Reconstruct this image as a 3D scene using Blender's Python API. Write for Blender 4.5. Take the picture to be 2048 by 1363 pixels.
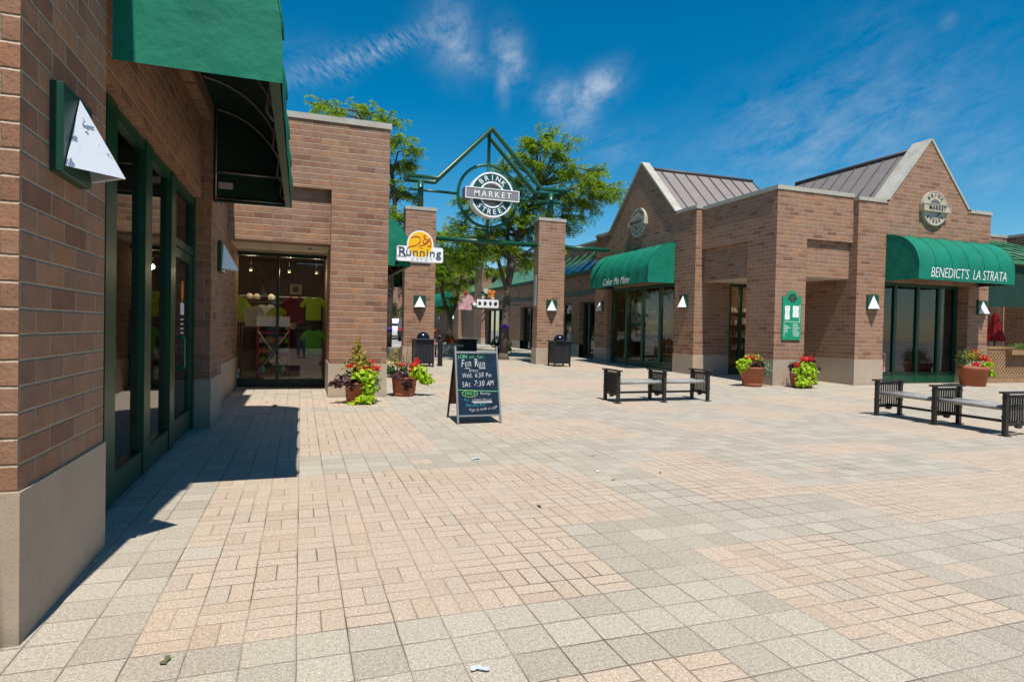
import bpy, math, random
from mathutils import Vector, Matrix
random.seed(7)
S = bpy.context.scene
for o in list(bpy.data.objects): bpy.data.objects.remove(o)
C = S.collection

# ------------------------------------------------------------------ camera
EYE = 1.268
yaw, pit, rol = math.radians(19.137), math.radians(-1.028), math.radians(1.216)
fwd = Vector((math.sin(yaw)*math.cos(pit), math.cos(yaw)*math.cos(pit), math.sin(pit))).normalized()
rt = Vector((math.cos(yaw), -math.sin(yaw), 0)); up = rt.cross(fwd)
r2 = math.cos(rol)*rt + math.sin(rol)*up; u2 = -math.sin(rol)*rt + math.cos(rol)*up
cd = bpy.data.cameras.new('camera'); cam = bpy.data.objects.new('camera', cd); C.objects.link(cam)
cam.matrix_world = Matrix(((r2.x,u2.x,-fwd.x,0),(r2.y,u2.y,-fwd.y,0),(r2.z,u2.z,-fwd.z,EYE),(0,0,0,1)))
cd.sensor_width = 36; cd.lens = 1217.7/2048*36; cd.clip_end = 3000; cd.clip_start = .05
S.camera = cam

# ------------------------------------------------------------------ sun, sky, exposure
SUNV = Vector((.042, .49, -1)).normalized()            # travel direction of the light
sd = bpy.data.lights.new('sun', 'SUN'); sd.energy = 5.0; sd.angle = math.radians(.5); sd.color = (1, .955, .88)
so = bpy.data.objects.new('sun', sd); C.objects.link(so); so.rotation_euler = SUNV.to_track_quat('-Z', 'Y').to_euler()
so.location = (0, -10, 20)
S.view_settings.view_transform = 'Standard'; S.view_settings.look = 'None'; S.view_settings.gamma = 1
S.view_settings.exposure = .17
W = bpy.data.worlds.new('World'); S.world = W; W.use_nodes = True
nt = W.node_tree; N = nt.nodes; L = nt.links
bg = N['Background']; bg.inputs[1].default_value = .068
sky = N.new('ShaderNodeTexSky'); sky.sky_type = 'NISHITA'; sky.sun_disc = False
sky.sun_elevation = math.radians(63.8); sky.sun_rotation = math.atan2(-.042, -.49) % (2*math.pi)
sky.air_density = 1.0; sky.dust_density = .3; sky.ozone_density = 3.0; sky.altitude = 300

def wm(op, a, b=None, c=None, clamp=False):
    n = N.new('ShaderNodeMath'); n.operation = op; n.use_clamp = clamp
    for i, v in enumerate((a, b, c)):
        if v is None: continue
        if isinstance(v, (int, float)): n.inputs[i].default_value = v
        else: L.new(v, n.inputs[i])
    return n.outputs[0]
tc = N.new('ShaderNodeTexCoord'); sp = N.new('ShaderNodeSeparateXYZ'); L.new(tc.outputs['Generated'], sp.inputs[0])
AZ = wm('ARCTAN2', sp.outputs[0], sp.outputs[1]); EL = wm('ARCSINE', sp.outputs[2])
def wnoise(scale, detail, rough, sx=1, sy=1, rot=0, dist=0):
    cb = N.new('ShaderNodeCombineXYZ'); c, s = math.cos(rot), math.sin(rot)
    u = wm('ADD', wm('MULTIPLY', AZ, c*sx), wm('MULTIPLY', EL, s*sx))
    v = wm('ADD', wm('MULTIPLY', AZ, -s*sy), wm('MULTIPLY', EL, c*sy))
    L.new(u, cb.inputs[0]); L.new(v, cb.inputs[1])
    n = N.new('ShaderNodeTexNoise'); n.inputs['Scale'].default_value = scale; n.inputs['Detail'].default_value = detail
    n.inputs['Roughness'].default_value = rough; n.inputs['Distortion'].default_value = dist
    L.new(cb.outputs[0], n.inputs['Vector']); return n.outputs[0]
def blob(az, el, sa, se, rot=0, power=1.0):
    da = wm('SUBTRACT', AZ, az); de = wm('SUBTRACT', EL, el); c, s = math.cos(rot), math.sin(rot)
    u = wm('DIVIDE', wm('ADD', wm('MULTIPLY', da, c), wm('MULTIPLY', de, s)), sa)
    v = wm('DIVIDE', wm('ADD', wm('MULTIPLY', da, -s), wm('MULTIPLY', de, c)), se)
    q = wm('ADD', wm('MULTIPLY', u, u), wm('MULTIPLY', v, v))
    return wm('MULTIPLY', wm('EXPONENT', wm('MULTIPLY', q, -1)), power)
def azel(x, y):
    d = (fwd + r2*((x-1024)/1217.7) - u2*((y-681.5)/1217.7)).normalized()
    return math.atan2(d.x, d.y), math.asin(d.z)
def seg(p, q, w, power):
    a, b = azel(*p), azel(*q); rot = math.atan2(b[1]-a[1], b[0]-a[0]); ln = math.hypot(b[0]-a[0], b[1]-a[1])/2
    return blob((a[0]+b[0])/2, (a[1]+b[1])/2, ln*1.05, w, rot, power)
fine = wnoise(26, 6, .66, 1, 1.3, .5, .25); streak = wnoise(13, 6, .72, 1, 2.2, .35, .3); ripple = wnoise(70, 2, .6, 2.2, .8, .9, .3)
def clouds(masks, noise, lo, gain):
    m = masks[0]
    for k in masks[1:]: m = wm('MAXIMUM', m, k)
    return wm('MULTIPLY', wm('MULTIPLY', m, wm('MULTIPLY', wm('SUBTRACT', noise, lo), gain, clamp=True)), 1, clamp=True)
c1 = clouds([seg((575, 158), (850, 62), .014, .75), seg((640, 138), (720, 112), .02, .6)], ripple, .34, 2.2)
c2 = clouds([blob(*azel(905, 80), .045, .035, -.9, .7), blob(*azel(925, 115), .04, .02, -.2, .6), blob(*azel(880, 20), .02, .04, 0, .35),
             blob(*azel(1018, 112), .024, .035, .4, .85), blob(*azel(1008, 160), .011, .03, 0, .5),
             blob(*azel(1190, 182), .04, .022, .5, 1.25), blob(*azel(1115, 195), .028, .024, 0, .75), blob(*azel(1150, 225), .03, .03, .8, .7)], fine, .30, 3.0)
c3 = clouds([seg((1420, 350), (1950, 190), .085, .75), seg((1480, 230), (1560, 200), .03, .5), seg((1900, 20), (1890, 70), .012, .4), seg((1650, 130), (1850, 30), .05, .22),
             seg((1880, 320), (2060, 280), .05, .6), seg((1180, 310), (1300, 280), .03, .45), seg((1900, 370), (2060, 340), .03, .5),
             blob(*azel(600, 120), .05, .03, .2, .3)], streak, .36, 2.6)
cm = wm('MINIMUM', wm('ADD', wm('ADD', c1, c2), wm('MULTIPLY', c3, .75)), 1)
hs = N.new('ShaderNodeHueSaturation'); hs.inputs['Hue'].default_value = .487; hs.inputs['Saturation'].default_value = 1.5; hs.inputs['Value'].default_value = 1.55
L.new(sky.outputs[0], hs.inputs['Color'])
mixc = N.new('ShaderNodeMix'); mixc.data_type = 'RGBA'; mixc.inputs['B'].default_value = (7.5, 8.6, 10.2, 1)
L.new(wm('MULTIPLY', cm, .66), mixc.inputs['Factor']); L.new(hs.outputs[0], mixc.inputs['A']); L.new(mixc.outputs['Result'], bg.inputs[0])

W.cycles.sampling_method = 'MANUAL'; W.cycles.sample_map_resolution = 256
S.render.engine = 'CYCLES'; S.cycles.max_bounces = 6; S.cycles.diffuse_bounces = 2; S.cycles.glossy_bounces = 3; S.cycles.transparent_max_bounces = 12
S.cycles.sample_clamp_indirect = 6

# ------------------------------------------------------------------ materials
MATS = {}
def srgb(r, g, b):
    f = lambda c: c/12.92 if c <= .04045 else ((c+.055)/1.055)**2.4
    return tuple(f(v/255) for v in (r, g, b))
class NG:
    def __init__(s, m): s.nt = m.node_tree; s.N = s.nt.nodes; s.L = s.nt.links
    def m(s, op, a, b=None, c=None, clamp=False):
        n = s.N.new('ShaderNodeMath'); n.operation = op; n.use_clamp = clamp
        for i, v in enumerate((a, b, c)):
            if v is None: continue
            if isinstance(v, (int, float)): n.inputs[i].default_value = v
            else: s.L.new(v, n.inputs[i])
        return n.outputs[0]
    def ramp(s, fac, stops, interp='LINEAR'):
        r = s.N.new('ShaderNodeValToRGB'); e = r.color_ramp.elements; r.color_ramp.interpolation = interp
        while len(e) < len(stops): e.new(.5)
        for k, (p, c) in zip(e, stops): k.position = p; k.color = (*c, 1)
        s.L.new(fac, r.inputs[0]); return r.outputs[0]
    def noise(s, vec, scale, detail=3, rough=.6, dist=0):
        n = s.N.new('ShaderNodeTexNoise'); n.inputs['Scale'].default_value = scale; n.inputs['Detail'].default_value = detail
        n.inputs['Roughness'].default_value = rough; n.inputs['Distortion'].default_value = dist
        if vec: s.L.new(vec, n.inputs['Vector'])
        return n.outputs[0]
    def mix(s, f, a, b, mode='MIX'):
        n = s.N.new('ShaderNodeMix'); n.data_type = 'RGBA'; n.blend_type = mode
        for k, v in (('Factor', f), ('A', a), ('B', b)):
            if isinstance(v, (int, float)): n.inputs[k].default_value = v
            elif isinstance(v, tuple): n.inputs[k].default_value = (*v, 1)
            else: s.L.new(v, n.inputs[k])
        return n.outputs['Result']
    def bump(s, h, strength, dist):
        n = s.N.new('ShaderNodeBump'); n.inputs['Strength'].default_value = strength; n.inputs['Distance'].default_value = dist
        s.L.new(h, n.inputs['Height']); return n.outputs[0]
    def out(s, name): n = s.N.new(name); return n.outputs
def mat(name, col, rough=.6, metal=0, var=.12, scale=3, bump=0, bscale=60, spec=None, emit=None):
    if name in MATS: return MATS[name]
    m = bpy.data.materials.new(name); m.use_nodes = True; g = NG(m); p = g.N['Principled BSDF']
    p.inputs['Roughness'].default_value = rough; p.inputs['Metallic'].default_value = metal
    if spec is not None: p.inputs['Specular IOR Level'].default_value = spec
    pos = g.N.new('ShaderNodeNewGeometry').outputs['Position']
    n1 = g.noise(pos, scale, 4, .65)
    lo = tuple(c*(1-var) for c in col); hi = tuple(min(1, c*(1+var)) for c in col)
    g.L.new(g.ramp(n1, [(.3, lo), (.7, hi)]), p.inputs['Base Color'])
    if bump: g.L.new(g.bump(g.noise(pos, bscale, 3), bump, .004), p.inputs['Normal'])
    if emit: p.inputs['Emission Color'].default_value = (*emit[0], 1); p.inputs['Emission Strength'].default_value = emit[1]
    MATS[name] = m; return m

def brick_mat():
    m = bpy.data.materials.new('brick'); m.use_nodes = True; g = NG(m); p = g.N['Principled BSDF']
    uv = g.N.new('ShaderNodeUVMap'); sx = g.N.new('ShaderNodeSeparateXYZ'); g.L.new(uv.outputs[0], sx.inputs[0])
    BW, BH = .3048, .1016
    pos0 = g.N.new('ShaderNodeNewGeometry').outputs['Position']
    wob = g.m('MULTIPLY', g.m('SUBTRACT', g.noise(pos0, 22, 3), .5), .005)
    U, V = g.m('ADD', sx.outputs[0], wob), g.m('ADD', sx.outputs[1], wob)
    row = g.m('FLOOR', g.m('DIVIDE', V, BH))
    u2_ = g.m('ADD', U, g.m('MULTIPLY', g.m('FLOORED_MODULO', row, 2), BW/2))
    ucol = g.m('DIVIDE', u2_, BW); col = g.m('FLOOR', ucol)
    fx = g.m('MULTIPLY', g.m('FRACT', ucol), BW); fy = g.m('MULTIPLY', g.m('FRACT', g.m('DIVIDE', V, BH)), BH)
    d = g.m('MINIMUM', g.m('MINIMUM', fx, g.m('SUBTRACT', BW, fx)), g.m('MINIMUM', fy, g.m('SUBTRACT', BH, fy)))
    edge = g.m('MULTIPLY', g.m('SUBTRACT', d, .0042), 420, clamp=True)
    cb = g.N.new('ShaderNodeCombineXYZ'); g.L.new(col, cb.inputs[0]); g.L.new(row, cb.inputs[1])
    wn = g.N.new('ShaderNodeTexWhiteNoise'); wn.noise_dimensions = '3D'; g.L.new(cb.outputs[0], wn.inputs['Vector'])
    pos = g.N.new('ShaderNodeNewGeometry').outputs['Position']
    cb2 = g.N.new('ShaderNodeVectorMath'); cb2.operation = 'ADD'; g.L.new(pos, cb2.inputs[0]); g.L.new(wn.outputs['Color'], cb2.inputs[1])
    base = g.ramp(wn.outputs['Value'], [(0, (.185, .088, .056)), (.10, (.235, .120, .074)), (.3, (.275, .148, .090)), (.5, (.298, .166, .102)), (.66, (.285, .156, .097)), (.82, (.240, .135, .092)), (.92, (.31, .158, .090)), (1, (.335, .172, .094))])
    mott = g.noise(cb2.outputs[0], 9, 5, .7)
    base = g.mix(.38, base, g.ramp(mott, [(.3, (.35, .35, .35)), (.7, (.95, .9, .85))]), 'OVERLAY')
    pits = g.noise(pos, 130, 2, .5); pit = g.m('MULTIPLY', g.m('SUBTRACT', pits, .66), 9, clamp=True)
    base = g.mix(g.m('MULTIPLY', pit, .55), base, (.07, .045, .035))
    big = g.noise(pos, .7, 4, .6)
    base = g.mix(g.m('MULTIPLY', g.m('SUBTRACT', big, .5), .9, clamp=True), base, (.36, .29, .23))
    mp = g.N.new('ShaderNodeMapping'); mp.inputs['Scale'].default_value = (4.5, 4.5, .22); g.L.new(pos, mp.inputs['Vector'])
    streak_ = g.m('MULTIPLY', g.m('SUBTRACT', g.noise(mp.outputs[0], 1.0, 5, .7), .54), 4, clamp=True)
    base = g.mix(g.m('MULTIPLY', streak_, .30), base, (.13, .085, .06))
    mort = g.ramp(g.noise(pos, 30, 3), [(.3, (.37, .31, .235)), (.7, (.52, .45, .35))])
    colr = g.mix(edge, mort, base)
    g.L.new(colr, p.inputs['Base Color']); p.inputs['Roughness'].default_value = .88; p.inputs['Specular IOR Level'].default_value = .25
    h = g.m('ADD', g.m('MULTIPLY', g.m('MULTIPLY', d, 130, clamp=True), 1), g.m('SUBTRACT', g.m('MULTIPLY', g.noise(pos, 55, 4, .7), .5), g.m('MULTIPLY', pit, .4)))
    h = g.m('ADD', h, g.m('MULTIPLY', wn.outputs['Value'], .35))
    g.L.new(g.bump(h, .9, .011), p.inputs['Normal'])
    MATS['brick'] = m; return m
BRICK = brick_mat()

def stone_mat(name, c0, c1, stain, sscale=1.2):
    m = bpy.data.materials.new(name); m.use_nodes = True; g = NG(m); p = g.N['Principled BSDF']
    pos = g.N.new('ShaderNodeNewGeometry').outputs['Position']
    a = g.ramp(g.noise(pos, 2.2, 5, .65), [(.3, c0), (.7, c1)])
    st = g.m('MULTIPLY', g.m('SUBTRACT', g.noise(pos, sscale, 6, .7, .6), .52), 4.5, clamp=True)
    a = g.mix(g.m('MULTIPLY', st, .55), a, stain)
    if name == 'limestone':
        sz = g.N.new('ShaderNodeSeparateXYZ'); g.L.new(pos, sz.inputs[0])
        gr = g.m('MULTIPLY', g.m('SUBTRACT', g.m('MULTIPLY', g.noise(pos, 6, 5, .7), .22), sz.outputs[2]), 9, clamp=True)
        a = g.mix(g.m('MULTIPLY', gr, .5), a, (.17, .145, .115))
    a = g.mix(.15, a, g.ramp(g.noise(pos, 160, 2), [(.35, (.2, .18, .16)), (.65, (.9, .9, .9))]), 'OVERLAY')
    g.L.new(a, p.inputs['Base Color']); p.inputs['Roughness'].default_value = .85
    g.L.new(g.bump(g.m('ADD', g.noise(pos, 90, 4), g.m('MULTIPLY', g.noise(pos, 9, 4), .8)), .28, .006), p.inputs['Normal'])
    MATS[name] = m; return m
STONE = stone_mat('limestone', (.385, .30, .22), (.44, .35, .265), (.27, .215, .155))
CAP = stone_mat('concrete_cap', (.36, .335, .28), (.47, .44, .37), (.17, .155, .13), 4)
CAST = stone_mat('cast_stone', (.40, .36, .28), (.52, .47, .37), (.22, .21, .16), 4)
SOFF = stone_mat('soffit_stucco', (.52, .44, .34), (.60, .52, .41), (.42, .36, .28))

GREEN = mat('green_paint', (.004, .058, .028), .38, var=.18)
GREEN_L = mat('green_tube_paint', (.008, .078, .040), .34, var=.12)
DKGREEN = mat('dark_green_paint', (.006, .040, .022), .45)
BLACK = mat('black_metal', (.012, .013, .016), .42, .2, bump=.15)
IRON = mat('dark_bronze_iron', (.030, .026, .023), .55, .2, bump=.3)
DOMEM = mat('glossy_black_dome', (.008, .011, .020), .16)
STEEL = mat('galvanised_steel', (.42, .42, .40), .45, .6)
WHITE = mat('white_paint', (.86, .86, .85), .45, var=.03)
WGREY = mat('warm_grey_paint', (.42, .40, .38), .5)
DARK = mat('dark_interior', (.035, .030, .027), .9)
ROOFM = mat('mauve_metal_roof', (.25, .21, .19), .55, .1, var=.08)
ROOFD = mat('dark_roof_seam', (.07, .055, .052), .5, .1)
TERRA = mat('terracotta', (.34, .095, .040), .62, bump=.2, var=.18)
TERRAD = mat('terracotta_dark', (.12, .035, .02), .7)
SOIL = mat('soil', (.03, .02, .013), .95)
GRAYWOOD = mat('weathered_wood', (.30, .29, .275), .75, bump=.4, var=.22, scale=14)
BROWNWOOD = mat('brown_wood', (.13, .052, .022), .55, var=.3, scale=9)
LATTICE = mat('tan_lattice_wood', (.30, .175, .085), .75, var=.2)
CHALKB = mat('chalkboard', (.008, .022, .042), .8, var=.35, scale=7, spec=.15)
CH_W = mat('chalk_white', (.80, .80, .78), .9)
CH_G = mat('chalk_green', (.18, .72, .28), .9)
CH_B = mat('chalk_blue', (.05, .50, .70), .9)
CH_Y = mat('chalk_lime', (.45, .75, .10), .9)
SGN_T = mat('sign_teal', (.008, .060, .060), .45)
SGN_G = mat('sign_grey', (.22, .21, .21), .5)
YEL = mat('sign_yellow', (.90, .50, .0), .5, var=.03)
REDP = mat('red_stroke', (.55, .03, .02), .5)
NAVY = mat('navy_letter', (.012, .030, .085), .5)
PALE = mat('pale_letter', (.55, .53, .52), .5)
DIRG = mat('directory_green', (.0, .27, .13), .4, var=.04)
DBROWN = mat('dark_brown_mark', (.04, .015, .01), .6)
PINK = mat('pink_cloth', (.55, .30, .30), .9, scale=9, var=.55)
REDC = mat('red_canvas', (.52, .012, .012), .8)
LIME = mat('lime_shirt', (.42, .62, .02), .85)
LIMEG = mat('green_shirt', (.16, .55, .03), .85)
MAROON = mat('maroon_cloth', (.16, .012, .025), .85)
CREAM = mat('cream_cloth', (.55, .50, .42), .85)
SHOPW = mat('shop_wall', (.15, .115, .09), .9)
SHOPF = mat('shop_floor', (.12, .09, .07), .6)
PINE = mat('pine_wood', (.50, .28, .10), .45, var=.2, scale=10)
POTTERY = mat('white_pottery', (.72, .72, .70), .3)
REDSIGN = mat('red_poster', (.42, .03, .03), .5)
ORANGE = mat('orange_card', (.75, .22, .03), .6)
REDM = mat('red_metal', (.50, .02, .025), .4)
BARK = mat('tree_bark', (.115, .088, .066), .9, bump=.9, bscale=24, var=.4, scale=11)
BARKD = mat('tree_bark_dark', (.060, .045, .038), .9, bump=.9, bscale=24, var=.4, scale=11)
PURPLE = mat('purple_ribbon', (.06, .025, .24), .8)
LAMPON = mat('warm_lamp', (.9, .7, .3), .4, emit=((1, .55, .16), 3.5))
TIN = mat('paper_litter', (.52, .58, .64), .6)
LEAFD = mat('dry_leaf', (.10, .05, .02), .9)
CHROME = mat('chrome', (.6, .6, .6), .2, 1)

def awning_mat():
    m = bpy.data.materials.new('awning_canvas'); m.use_nodes = True; g = NG(m); p = g.N['Principled BSDF']
    pos = g.N.new('ShaderNodeNewGeometry').outputs['Position']
    a = g.ramp(g.noise(pos, 2.5, 4), [(.25, (.001, .155, .092)), (.75, (.003, .205, .125))])
    a = g.mix(.10, a, g.ramp(g.noise(pos, 300, 2), [(.4, (.2, .2, .2)), (.6, (.9, .9, .9))]), 'OVERLAY')
    dust = g.m('MULTIPLY', g.m('SUBTRACT', g.noise(pos, 1.1, 6, .7, .4), .5), 3.2, clamp=True); a = g.mix(g.m('MULTIPLY', dust, .22), a, (.045, .20, .14))
    g.L.new(a, p.inputs['Base Color']); p.inputs['Roughness'].default_value = .7; p.inputs['Specular IOR Level'].default_value = .3
    g.L.new(g.bump(g.m('ADD', g.noise(pos, 3.2, 4, .55), g.m('MULTIPLY', g.noise(pos, 240, 2), .05)), .55, .05), p.inputs['Normal'])
    tr = g.N.new('ShaderNodeBsdfTranslucent'); tr.inputs[0].default_value = (.0, .10, .055, 1)
    ms = g.N.new('ShaderNodeMixShader'); ms.inputs[0].default_value = .03
    g.L.new(p.outputs[0], ms.inputs[1]); g.L.new(tr.outputs[0], ms.inputs[2]); g.L.new(ms.outputs[0], g.N['Material Output'].inputs[0])
    MATS['canvas'] = m; return m
CANVAS = awning_mat()
SHADE_SHEET = mat('awning_shade_sheet', (.002, .028, .018), .85)  # near-black colour stands in for the shade under the awnings

def glass_mat(name, tint, boost):
    m = bpy.data.materials.new(name); m.use_nodes = True; g = NG(m)
    g.N.remove(g.N['Principled BSDF'])
    t = g.N.new('ShaderNodeBsdfTransparent'); t.inputs[0].default_value = (*tint, 1)
    gl = g.N.new('ShaderNodeBsdfGlossy'); gl.inputs['Roughness'].default_value = .012
    pos = g.N.new('ShaderNodeNewGeometry').outputs['Position']
    g.L.new(g.bump(g.noise(pos, 1.3, 2), .05, .01), gl.inputs['Normal'])
    f = g.N.new('ShaderNodeFresnel'); f.inputs[0].default_value = 1.5
    ms = g.N.new('ShaderNodeMixShader'); g.L.new(g.m('ADD', g.m('MULTIPLY', f.outputs[0], 1.25), boost, clamp=True), ms.inputs[0])
    g.L.new(t.outputs[0], ms.inputs[1]); g.L.new(gl.outputs[0], ms.inputs[2]); g.L.new(ms.outputs[0], g.N['Material Output'].inputs[0])
    MATS[name] = m; return m
GLASS = glass_mat('shop_glass', (.80, .82, .79), .035)
GLASSB = glass_mat('roof_glass', (.25, .35, .45), .12)

def leaf_mat(name, stops, trans=.3, rough=.5):
    m = bpy.data.materials.new(name); m.use_nodes = True; g = NG(m); p = g.N['Principled BSDF']
    ge = g.N.new('ShaderNodeNewGeometry')
    c = g.ramp(ge.outputs['Random Per Island'], stops)
    g.L.new(c, p.inputs['Base Color']); p.inputs['Roughness'].default_value = rough; p.inputs['Specular IOR Level'].default_value = .3
    tr = g.N.new('ShaderNodeBsdfTranslucent'); g.L.new(c, tr.inputs[0])
    ms = g.N.new('ShaderNodeMixShader'); ms.inputs[0].default_value = trans
    g.L.new(p.outputs[0], ms.inputs[1]); g.L.new(tr.outputs[0], ms.inputs[2]); g.L.new(ms.outputs[0], g.N['Material Output'].inputs[0])
    MATS[name] = m; return m
LOCUST = leaf_mat('locust_leaves', [(0, (.10, .18, .010)), (.4, (.20, .33, .014)), (.75, (.30, .45, .02)), (1, (.46, .56, .03))], .52)
FARLEAF = leaf_mat('far_leaves', [(0, (.022, .055, .010)), (.5, (.050, .11, .016)), (1, (.10, .17, .025))], .3)
LIMELEAF = leaf_mat('lime_leaves', [(0, (.22, .40, .008)), (.6, (.38, .58, .012)), (1, (.52, .66, .03))], .35)
PURPLEAF = leaf_mat('dark_purple_leaves', [(0, (.030, .014, .016)), (.6, (.075, .030, .032)), (1, (.13, .06, .05))], .15)
COLEUS = leaf_mat('coleus_leaves', [(0, (.10, .05, .012)), (.4, (.28, .24, .02)), (.8, (.48, .42, .02)), (1, (.22, .04, .015))], .25)
DKLEAF = leaf_mat('mid_green_leaves', [(0, (.025, .075, .014)), (1, (.085, .17, .035))], .25)
SILVERL = leaf_mat('grey_green_leaves', [(0, (.13, .22, .10)), (1, (.26, .36, .20))], .2)
REDFL = leaf_mat('red_flower_petals', [(0, (.60, .008, .010)), (.6, (.78, .018, .015)), (1, (.80, .07, .03))], .2)
ORFL = leaf_mat('orange_flower_petals', [(0, (.70, .05, .02)), (1, (.75, .16, .04))], .2)
SPIKE = leaf_mat('spike_grass', [(0, (.06, .045, .025)), (1, (.20, .12, .06))], .1)
BLADE = leaf_mat('small_green_sprigs', [(0, (.05, .17, .02)), (1, (.13, .33, .05))], .25)

def paver_mat():
    m = bpy.data.materials.new('concrete_pavers'); m.use_nodes = True; g = NG(m); p = g.N['Principled BSDF']
    ge = g.N.new('ShaderNodeNewGeometry'); pos = ge.outputs['Position']
    sx = g.N.new('ShaderNodeSeparateXYZ'); g.L.new(pos, sx.inputs[0])
    A = g.N.new('ShaderNodeAttribute'); A.attribute_name = 'tan'; O = g.N.new('ShaderNodeAttribute'); O.attribute_name = 'ori'
    wob = g.m('MULTIPLY', g.m('SUBTRACT', g.noise(pos, 3.5, 3), .5), .012)
    X = g.m('ADD', sx.outputs[0], wob); Y = g.m('ADD', g.m('SUBTRACT', sx.outputs[1], .02), wob)
    cx = g.m('FLOOR', g.m('DIVIDE', X, .2)); cy = g.m('FLOOR', g.m('DIVIDE', Y, .2))
    fx = g.m('SUBTRACT', X, g.m('MULTIPLY', cx, .2)); fy = g.m('SUBTRACT', Y, g.m('MULTIPLY', cy, .2))
    tan = A.outputs['Fac']; ori = O.outputs['Fac']
    tx = g.m('MULTIPLY', tan, g.m('GREATER_THAN', ori, .5)); ty = g.m('MULTIPLY', tan, g.m('LESS_THAN', ori, .5))
    subx = g.m('MULTIPLY', tx, g.m('GREATER_THAN', fx, .1)); suby = g.m('MULTIPLY', ty, g.m('GREATER_THAN', fy, .1))
    dx = g.m('MINIMUM', fx, g.m('SUBTRACT', .2, fx)); dy = g.m('MINIMUM', fy, g.m('SUBTRACT', .2, fy))
    mx = g.m('ABSOLUTE', g.m('SUBTRACT', fx, .1)); my = g.m('ABSOLUTE', g.m('SUBTRACT', fy, .1))
    mx = g.m('ADD', mx, g.m('MULTIPLY', g.m('SUBTRACT', 1, tx), 1)); my = g.m('ADD', my, g.m('MULTIPLY', g.m('SUBTRACT', 1, ty), 1))
    d = g.m('MINIMUM', g.m('MINIMUM', dx, dy), g.m('MINIMUM', mx, my))
    jn = g.noise(pos, 1.1, 3)                                    # joint width varies from place to place
    jw = g.m('ADD', .0004, g.m('MULTIPLY', g.m('SUBTRACT', jn, .40, clamp=True), .0085))
    edge = g.m('MULTIPLY', g.m('SUBTRACT', d, jw), 480, clamp=True)
    cb = g.N.new('ShaderNodeCombineXYZ')
    g.L.new(g.m('ADD', cx, g.m('MULTIPLY', subx, .37)), cb.inputs[0]); g.L.new(g.m('ADD', cy, g.m('MULTIPLY', suby, .41)), cb.inputs[1])
    wn = g.N.new('ShaderNodeTexWhiteNoise'); g.L.new(cb.outputs[0], wn.inputs['Vector']); r = wn.outputs['Value']
    grey = g.ramp(r, [(0, (.355, .312, .250)), (.5, (.395, .350, .282)), (1, (.435, .388, .315))])
    tanc = g.ramp(r, [(0, (.43, .330, .248)), (.35, (.472, .370, .278)), (.6, (.460, .372, .288)), (.85, (.492, .388, .294)), (.95, (.42, .352, .282)), (1, (.495, .372, .268))])
    zone = g.noise(pos, .25, 3)
    tanc = g.mix(g.m('MULTIPLY', g.m('SUBTRACT', zone, .45), 2.2, clamp=True), tanc, (.452, .358, .276))
    c = g.mix(tan, grey, tanc)
    stain = g.m('MULTIPLY', g.m('SUBTRACT', g.noise(pos, 1.6, 6, .7, .5), .60), 5, clamp=True)
    c = g.mix(g.m('MULTIPLY', stain, .38), c, (.25, .225, .19)); wear = g.m('MULTIPLY', g.m('SUBTRACT', g.noise(pos, .55, 5, .65), .48), 3, clamp=True); c = g.mix(g.m('MULTIPLY', wear, .25), c, (.47, .41, .33))
    spot = g.m('MULTIPLY', g.m('SUBTRACT', g.noise(pos, 2.3, 2, .5), .70), 12, clamp=True)
    c = g.mix(g.m('MULTIPLY', spot, .45), c, (.13, .14, .15))
    grain = g.noise(pos, 150, 4, .8); grain2 = g.noise(pos, 55, 3, .7)
    c = g.mix(.75, c, g.ramp(grain, [(.34, (.16, .16, .16)), (.5, (.5, .5, .5)), (.66, (.95, .93, .90))]), 'OVERLAY')
    c = g.mix(.34, c, g.ramp(grain2, [(.36, (.25, .25, .25)), (.64, (.78, .77, .75))]), 'OVERLAY')
    jd = g.ramp(jn, [(.35, (.30, .25, .19)), (.5, (.17, .14, .11)), (.62, (.09, .075, .06))])
    c = g.mix(edge, jd, c)
    g.L.new(c, p.inputs['Base Color']); p.inputs['Roughness'].default_value = .82; p.inputs['Specular IOR Level'].default_value = .3
    h = g.m('ADD', g.m('MULTIPLY', g.m('MULTIPLY', d, 110, clamp=True), 1), g.m('ADD', g.m('MULTIPLY', grain, .28), g.m('MULTIPLY', r, .3)))
    g.L.new(g.bump(h, .6, .006), p.inputs['Normal'])
    MATS['pavers'] = m; return m
PAVER = paver_mat()
ASPH = mat('parking_surface', (.30, .29, .27), .9, var=.25, scale=.6, bump=.3)
GRASSM = mat('far_grass', (.07, .13, .03), .95, var=.4, scale=.8)

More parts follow.
